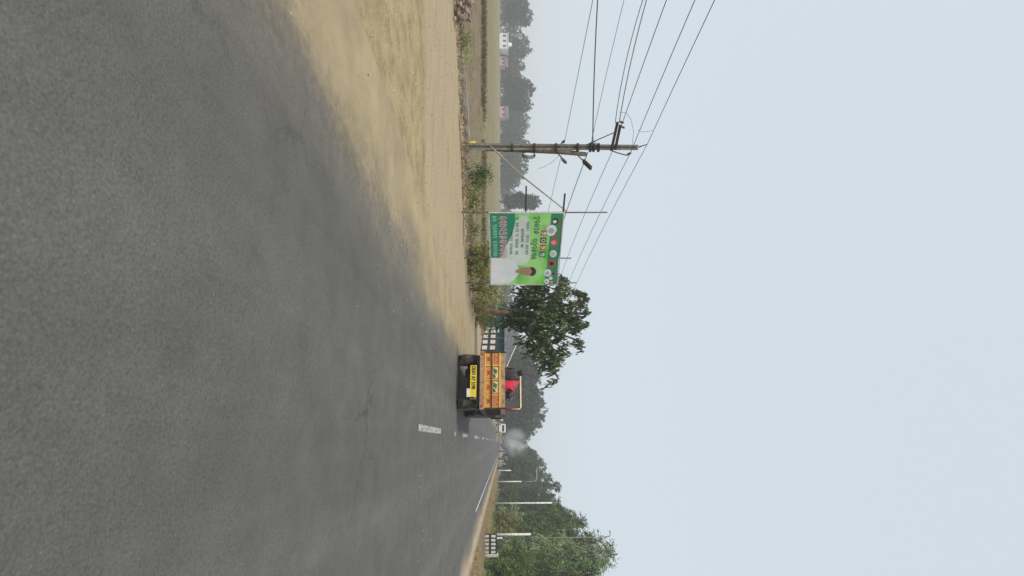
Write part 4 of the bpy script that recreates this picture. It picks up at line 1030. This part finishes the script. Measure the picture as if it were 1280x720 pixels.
# ------------------------------------------------------------------ tractor
KY = 17.95; K = empty('tractor', (TX+.02, KY, 0)); tag(K, 'red farm tractor with cream edged canopy pulling the orange trailer', 'tractor')
for s_ in (-1, 1):
    wheel(K, s_*.70, 0, .68, .33, 'rear_wheel', 'rim', 26, .5)
    wheel(K, s_*.60, 1.95, .36, .17, 'front_wheel', 'rim', 22, .5)
    mb = MB(); n = 10
    for k in range(n):
        a0, a1 = R(20+140*k/n), R(20+140*(k+1)/n); r_ = .76
        mb.add([(s_*.50, -math.cos(a0)*r_, .68+math.sin(a0)*r_), (s_*.90, -math.cos(a0)*r_, .68+math.sin(a0)*r_), (s_*.90, -math.cos(a1)*r_, .68+math.sin(a1)*r_), (s_*.50, -math.cos(a1)*r_, .68+math.sin(a1)*r_)], [(0, 1, 2, 3)])
    f_ = mb.build('fender', 'steel_dark', K); sm = f_.modifiers.new('s', 'SOLIDIFY'); sm.thickness = .015
    MB().box((s_*.78, -.74, .95), (.12, .05, .08)).build('tail_lamp', 'tail_red', K, bevel=.01)
mb = MB(); mb.box((0, .6, .72), (.42, 2.4, .42)); mb.box((0, -.1, .62), (.9, .35, .4)); mb.box((0, 1.95, .5), (1.1, .1, .12)); mb.build('body', 'steel_dark', K, bevel=.03)
mb = MB(); mb.prism([(-.3, .65, .85), (.3, .65, .85), (.3, .65, 1.35), (.22, .65, 1.42), (-.22, .65, 1.42), (-.3, .65, 1.35)], (0, 1.6, -.06)); mb.build('bonnet', 'red_paint', K, bevel=.02)
mb = MB(); mb.box((0, -.05, 1.12), (.45, .42, .09)); mb.box((0, -.26, 1.33), (.45, .08, .38)); mb.build('seat', 'black_paint', K, bevel=.03)
mb = MB(); n_ = 16; mb.tube([Vector((.19*math.cos(k*2*math.pi/n_), .45+.1*math.sin(k*2*math.pi/n_), 1.45+.16*math.sin(k*2*math.pi/n_))) for k in range(n_+1)], .014, 6, False); mb.tube([(0, .45, 1.45), (0, .65, 1.2)], .02, 6); mb.build('steering_wheel', 'black_paint', K)
cz0 = P(648.6, 493, 17.6).z
cw = (515-472)/F*17.8*.955
for s_ in (-1, 1):
    for y in (-.45, .55): MB().tube([(s_*(cw/2-.03), y, 1.15), (s_*(cw/2-.03), y, cz0)], .022, 7).build('canopy_post', 'red_paint' if s_ > 0 else 'steel_dark', K)
MB().box((0, .05, cz0+.03), (cw, 1.25, .03)).build('canopy', 'black_paint', K, bevel=.01)
mb = MB(); mb.tube([(-cw/2, -.58, cz0+.035), (cw/2-.05, -.58, cz0+.035), (cw/2, -.58, cz0), (cw/2, -.58, cz0-.28)], .032, 7); mb.build('canopy_edge', 'cream_paint', K, smooth=True)

# ------------------------------------------------------------------ people
def skin_mesh(name, V, Eg, Rd, m_, parent, sub=2, root=0):
    me = bpy.data.meshes.new(name+'_src'); me.from_pydata([tuple(v) for v in V], Eg, []); o = bpy.data.objects.new(name+'_src', me); col.objects.link(o)
    sk = o.modifiers.new('skin', 'SKIN'); sk.use_smooth_shade = True; sb = o.modifiers.new('sub', 'SUBSURF'); sb.levels = sub; sb.render_levels = sub
    ly = me.skin_vertices[0].data
    for i, r_ in enumerate(Rd): ly[i].radius = (r_, r_) if not hasattr(r_, '__len__') else r_
    ly[root].use_root = True
    bpy.context.view_layer.update(); dg = bpy.context.evaluated_depsgraph_get(); dg.update()
    m2 = bpy.data.meshes.new_from_object(o.evaluated_get(dg)); m2.name = name; bpy.data.objects.remove(o)
    m2.materials.clear(); m2.materials.append(MATS[m_]); r = bpy.data.objects.new(name, m2); col.objects.link(r); r.parent = parent; return r
def person(loc, rz, J, label, shirtm, trouserm, hair=True, faceyaw=0.0, sleeves=.6, stand=None):
    """J: joint positions in local space (facing +Y)"""
    root = empty('person', loc, rz)
    V = []; E_ = []; Rd = []
    def add(p_, r_, par=None):
        V.append(Vector(p_)); Rd.append(r_); i = len(V)-1
        if par is not None: E_.append((par, i))
        return i
    pel = add(J['pelvis'], (.14, .11)); bel = add(Vector(J['pelvis']).lerp(Vector(J['chest']), .5), (.125, .10), pel); ch = add(J['chest'], (.15, .105), bel)
    nk = add(J['neck'], .055, ch); h1 = add(Vector(J['neck']).lerp(Vector(J['head']), .55), .07, nk); hd = add(J['head'], .09, h1)
    ht = add(Vector(J['head'])+(Vector(J['head'])-Vector(J['neck'])).normalized()*.08, .075, hd)
    for s in 'lr':
        sh_ = add(J['sh'+s], .06, ch); el = add(J['el'+s], .042, sh_); wr = add(J['wr'+s], .028, el)
        d = (Vector(J['wr'+s])-Vector(J['el'+s])).normalized(); sd = d.cross(Vector((0, 0, 1))); sd = sd.normalized() if sd.length > .1 else Vector((1, 0, 0))
        pm_ = add(Vector(J['wr'+s])+d*.07, (.036, .018), wr)
        for k, l_ in enumerate((.065, .08, .075, .055)):
            o_ = sd*(.03-.02*k); f1 = add(V[pm_]+o_+d*.035, .009, pm_); f2 = add(V[f1]+d*l_*.5+Vector((0, 0, -.018)), .008, f1); add(V[f2]+Vector((0, 0, -.025))+d*l_*.25, .007, f2)
        t1 = add(Vector(J['wr'+s])+d*.035+sd*.05, .011, wr); add(V[t1]+d*.035+sd*.012, .009, t1)
        hp = add(J['hip'+s], .10, pel); kn = add(J['kn'+s], .062, hp); an = add(J['an'+s], .040, kn); add(Vector(J['an'+s])+Vector((0, .14, -.05)), (.042, .028), an)
    skin_mesh('body', V, E_, Rd, 'skin', root, 1)
    # shirt
    V = []; E_ = []; Rd = []
    a0 = add(Vector(J['pelvis'])+Vector((0, 0, .03)), (.165, .135)); a1 = add(Vector(J['pelvis']).lerp(Vector(J['chest']), .5), (.155, .13), a0); a2 = add(J['chest'], (.18, .13), a1)
    add(Vector(J['chest']).lerp(Vector(J['neck']), .6), .085, a2)
    for s in 'lr':
        sh_ = add(J['sh'+s], .078, a2); add(Vector(J['sh'+s]).lerp(Vector(J['el'+s]), sleeves), .062, sh_)
    skin_mesh('shirt', V, E_, Rd, shirtm, root, 2)
    V = []; E_ = []; Rd = []
    a0 = add(J['pelvis'], (.165, .135))
    for s in 'lr':
        hp = add(J['hip'+s], .115, a0); kn = add(J['kn'+s], .08, hp); add(Vector(J['kn'+s]).lerp(Vector(J['an'+s]), .85), .062, kn)
    skin_mesh('trousers', V, E_, Rd, trouserm, root, 2)
    hv = Vector(J['head']); ax = (hv-Vector(J['neck'])).normalized(); yv = (Vector((0, 1, 0))-ax*ax.y).normalized(); xv = yv.cross(ax); q = Matrix((xv, yv, ax)).transposed() @ Matrix.Rotation(faceyaw, 3, 'Z')
    mb = MB(); rh = random.Random(3); mb.ell(hv+ax*.045+q @ Vector((0, -.035, -.01)), (.102, .108, .118), 16, 10, .04, rh, q); mb.build('hair', 'hair', root, smooth=True)
    mb = MB()
    fy = q @ Vector((0, 1, 0)); fx = q @ Vector((1, 0, 0))
    mb.ell(hv+fy*.10-ax*.01, (.012, .02, .022), 6, 5, rot=q)
    for s in (-1, 1): mb.ell(hv+fx*s*.092-ax*.005, (.014, .025, .032), 6, 5, rot=q)
    mb.build('face_features', 'skin', root, smooth=True)
    mb = MB()
    for s in (-1, 1): mb.ell(hv+fx*s*.033+fy*.086+ax*.012, (.014, .008, .007), 6, 5, rot=q)
    mb.build('eyes', 'p_white', root, smooth=True)
    mb = MB(); mb.ell(hv+fy*.088-ax*.045, (.022, .008, .006), 6, 5, rot=q); mb.build('mouth', 'p_brown', root)
    return tag(root, label, 'person')
def sitting(lean=(0, 0), headoff=(0, 0, 0), twist=0):
    lx, ly = lean
    return dict(pelvis=(0, 0, .12), chest=(lx*.6, ly*.6, .47), neck=(lx, ly, .60), head=(lx+headoff[0], ly+headoff[1], .73+headoff[2]),
        shl=(lx*.8-.18, ly*.8, .53), shr=(lx*.8+.18, ly*.8, .53), ell=(lx-.25, ly+.12, .30), elr=(lx+.25, ly+.12, .30), wrl=(-.17, ly+.34, .26), wrr=(.17, ly+.34, .26),
        hipl=(-.09, .05, .10), hipr=(.09, .05, .10), knl=(-.13, .40, .14), knr=(.13, .40, .14), anl=(-.13, .42, -.24), anr=(.13, .42, -.24))
seatz = 1.20
pA = GD(468, 16.0); J = sitting((-.03, .05), (-.04, .03, .02)); 
person((pA.x, TY+TL-.75, seatz), 0, J, 'seated person in dark shirt at the left of the trailer, head highest', 'dark_cloth', 'grey_cloth', sleeves=.5)
pB = GD(480.5, 16.0); J = sitting((.04, .10), (.0, 0, 0)); J['neck'] = (.18, .12, .52); J['head'] = (.32, .10, .42); J['chest'] = (.02, .05, .54); J['shl'] = (-.12, .03, .68); J['shr'] = (.17, .08, .50); J['ell'] = (-.14, .28, .42); J['elr'] = (.26, .3, .25)
person((pB.x, TY+TL-.75, seatz), 0, J, 'person in bright red top bending sideways beside the one in dark', 'red_cloth', 'dark_cloth', sleeves=.7)

# ------------------------------------------------------------------ white van and motorcycle far ahead
vb = GD(535.5, 92); V_ = empty('van', (vb.x, vb.y, .03)); tag(V_, 'small white van far ahead near the vanishing point of the road', 'van')
prof = [(0, -1.7, .35), (0, 1.6, .35), (0, 1.75, .8), (0, 1.2, 1.05), (0, .6, 1.75), (0, -1.6, 1.8), (0, -1.75, 1.0)]
MB().prism([(-.78, y, z) for _, y, z in prof], (1.56, 0, 0)).build('body', 'white_car', V_, bevel=.08)
MB().box((0, -1.72, 1.38), (1.2, .06, .42), Matrix.Rotation(-.15, 3, 'X')).build('rear_window', 'glass_dark', V_)
MB().box((0, .92, 1.42), (1.2, .06, .72), Matrix.Rotation(.7, 3, 'X')).build('windscreen', 'glass_dark', V_)
for s_ in (-1, 1):
    MB().box((s_*.785, -.3, 1.4), (.02, 1.9, .42)).build('side_window', 'glass_dark', V_)
    MB().box((s_*.66, -1.79, .85), (.14, .05, .25)).build('tail_lamp', 'tail_red', V_)
    for y in (-1.1, 1.1): wheel(V_, s_*.68, y, .29, .17, 'wheel', 'rim', 12)
MB().box((0, -1.80, .5), (1.5, .1, .16)).build('bumper', 'steel_dark', V_, bevel=.02)
mp = GD(525, 80); MC = empty('motorcycle', (mp.x, mp.y, .03)); tag(MC, 'dark motorcycle with rider far ahead, left of the white van', 'motorcycle')
def ring(c, r, t, mb, n=20): mb.tube([Vector(c)+Vector((0, math.cos(k*2*math.pi/n)*r, math.sin(k*2*math.pi/n)*r)) for k in range(n+1)], t, 7, False)
for y in (-.62, .66):
    mb = MB(); ring((0, y, .3), .25, .05, mb); ring((0, y, .3), .05, .03, mb, 8)
    for k in range(6): mb.tube([(0, y, .3), (0, y+math.cos(k*1.047)*.24, .3+math.sin(k*1.047)*.24)], .008, 4)
    mb.build('wheel', 'rubber', MC)
mb = MB(); mb.tube([(0, -.62, .3), (0, 0, .42), (0, .25, .75), (0, .66, .3)], .03, 6); mb.tube([(0, .25, .75), (0, -.5, .7)], .03, 6); mb.box((0, -.02, .42), (.28, .4, .3)); mb.build('frame', 'steel_dark', MC)
MB().ell((0, .12, .80), (.14, .26, .13), 12, 8).build('fuel_tank', 'red_paint', MC, smooth=True)
MB().box((0, -.33, .80), (.26, .62, .09)).build('saddle', 'black_paint', MC, bevel=.03)
mb = MB(); mb.tube([(-.34, .22, 1.02), (-.1, .34, 1.0), (.1, .34, 1.0), (.34, .22, 1.02)], .016, 6); mb.tube([(0, .34, 1.0), (0, .66, .3)], .025, 6); mb.build('handlebar', 'steel_dark', MC)
MB().box((0, -.68, .75), (.1, .06, .07)).build('tail_lamp', 'tail_red', MC)
J = dict(pelvis=(0, 0, .10), chest=(0, .05, .46), neck=(0, .08, .60), head=(0, .10, .73), shl=(-.18, .05, .52), shr=(.18, .05, .52), ell=(-.28, .22, .34), elr=(.28, .22, .34), wrl=(-.32, .44, .22), wrr=(.32, .44, .22),
    hipl=(-.09, .03, .08), hipr=(.09, .03, .08), knl=(-.22, .36, -.02), knr=(.22, .36, -.02), anl=(-.20, .12, -.42), anr=(.20, .12, -.42))
person((mp.x, mp.y-.22, .03+.80), 0, J, 'rider in pale pink shirt on the far motorcycle left of the white van', 'pink_cloth', 'grey_cloth', sleeves=.6)

# ------------------------------------------------------------------ smoke and haze
def volume_box(name, lo, hi, mset):
    c = [(a+b)/2 for a, b in zip(lo, hi)]; d = [b-a for a, b in zip(lo, hi)]
    o = MB().box((0, 0, 0), d).build(name, None); o.location = c; m = bpy.data.materials.new(name); m.use_nodes = True; N = m.node_tree.nodes
    N.remove(N['Principled BSDF']); v = N.new('ShaderNodeVolumePrincipled'); m.node_tree.links.new(v.outputs[0], N['Material Output'].inputs['Volume']); mset(m, v); o.data.materials.append(m); return o
def hz(m, v): v.inputs['Color'].default_value = (.93, .96, 1.0, 1); v.inputs['Density'].default_value = .0014; v.inputs['Anisotropy'].default_value = .15
h_ = volume_box('haze', (-1000, -150, -1.6), (900, 1600, 19), hz); h_['kind'] = 'stuff'; h_['label'] = 'pale even haze lying over road, fields and trees'; h_['category'] = 'haze'
sp_ = P(647, 553, 100)
MBs = MB(); MBs.ell((0, 0, 0), (3.4, 4.0, 3.4), 20, 12)
sm_ = MBs.build('smoke', None, smooth=True); sm_.location = (sp_.x, sp_.y, sp_.z-.3)
m = bpy.data.materials.new('smoke'); m.use_nodes = True; N = m.node_tree.nodes; L = m.node_tree.links; N.remove(N['Principled BSDF']); v = N.new('ShaderNodeVolumePrincipled'); v.inputs['Color'].default_value = (.99, .99, .99, 1)
tc = N.new('ShaderNodeTexCoord'); n = N.new('ShaderNodeTexNoise'); n.inputs['Scale'].default_value = .30; n.inputs['Detail'].default_value = 6; n.inputs['Distortion'].default_value = 1.2; L.new(tc.outputs['Object'], n.inputs['Vector'])
ln = N.new('ShaderNodeVectorMath'); ln.operation = 'LENGTH'; L.new(tc.outputs['Object'], ln.inputs[0])
fa = N.new('ShaderNodeMapRange'); fa.inputs['From Min'].default_value = 3.3; fa.inputs['From Max'].default_value = .5; L.new(ln.outputs['Value'], fa.inputs['Value'])
mr = N.new('ShaderNodeMapRange'); mr.inputs['From Min'].default_value = .40; mr.inputs['From Max'].default_value = .62; mr.inputs['To Max'].default_value = .42; L.new(n.outputs['Fac'], mr.inputs['Value'])
mu = N.new('ShaderNodeMath'); mu.operation = 'MULTIPLY'; L.new(fa.outputs[0], mu.inputs[0]); L.new(mr.outputs[0], mu.inputs[1]); L.new(mu.outputs[0], v.inputs['Density'])
L.new(v.outputs[0], N['Material Output'].inputs['Volume']); sm_.data.materials.append(m)
tag(sm_, 'thin white smoke drifting at the far end of the road', 'smoke', kind='stuff')

# ------------------------------------------------------------------ light
w = bpy.data.worlds.new('World'); sc.world = w; w.use_nodes = True; N = w.node_tree.nodes; L = w.node_tree.links
SE, SA = R(50), R(-150)      # azimuth measured clockwise from +Y
sky = N.new('ShaderNodeTexSky'); sky.sky_type = 'NISHITA'; sky.sun_disc = False; sky.sun_elevation = SE; sky.sun_rotation = SA; sky.dust_density = 5; sky.air_density = 1.2
bg = N['Background']; bg.inputs['Strength'].default_value = .1
mx = N.new('ShaderNodeMix'); mx.data_type = 'RGBA'; mx.inputs['Factor'].default_value = .82; L.new(sky.outputs[0], mx.inputs['A']); mx.inputs['B'].default_value = (6.95, 7.7, 8.35, 1)
L.new(mx.outputs['Result'], bg.inputs['Color'])
sd_ = bpy.data.lights.new('sun', 'SUN'); sd_.energy = 2.3; sd_.angle = R(7); sd_.color = (1, .95, .87)
so = bpy.data.objects.new('sun', sd_); col.objects.link(so)
dirv = Vector((math.sin(SA)*math.cos(SE), math.cos(SA)*math.cos(SE), math.sin(SE))); so.rotation_euler = dirv.to_track_quat('Z', 'Y').to_euler(); so.location = (-20, 0, 40)
vs_ = sc.view_settings; vs_.view_transform = 'Standard'; vs_.look = 'None'; vs_.gamma = 1; vs_.exposure = 0.13; vs_.use_curve_mapping = False
sc.cycles.volume_step_rate = 4; sc.cycles.volume_max_steps = 64; sc.cycles.volume_bounces = 2; sc.cycles.max_bounces = 6
sc.cycles.use_denoising = True
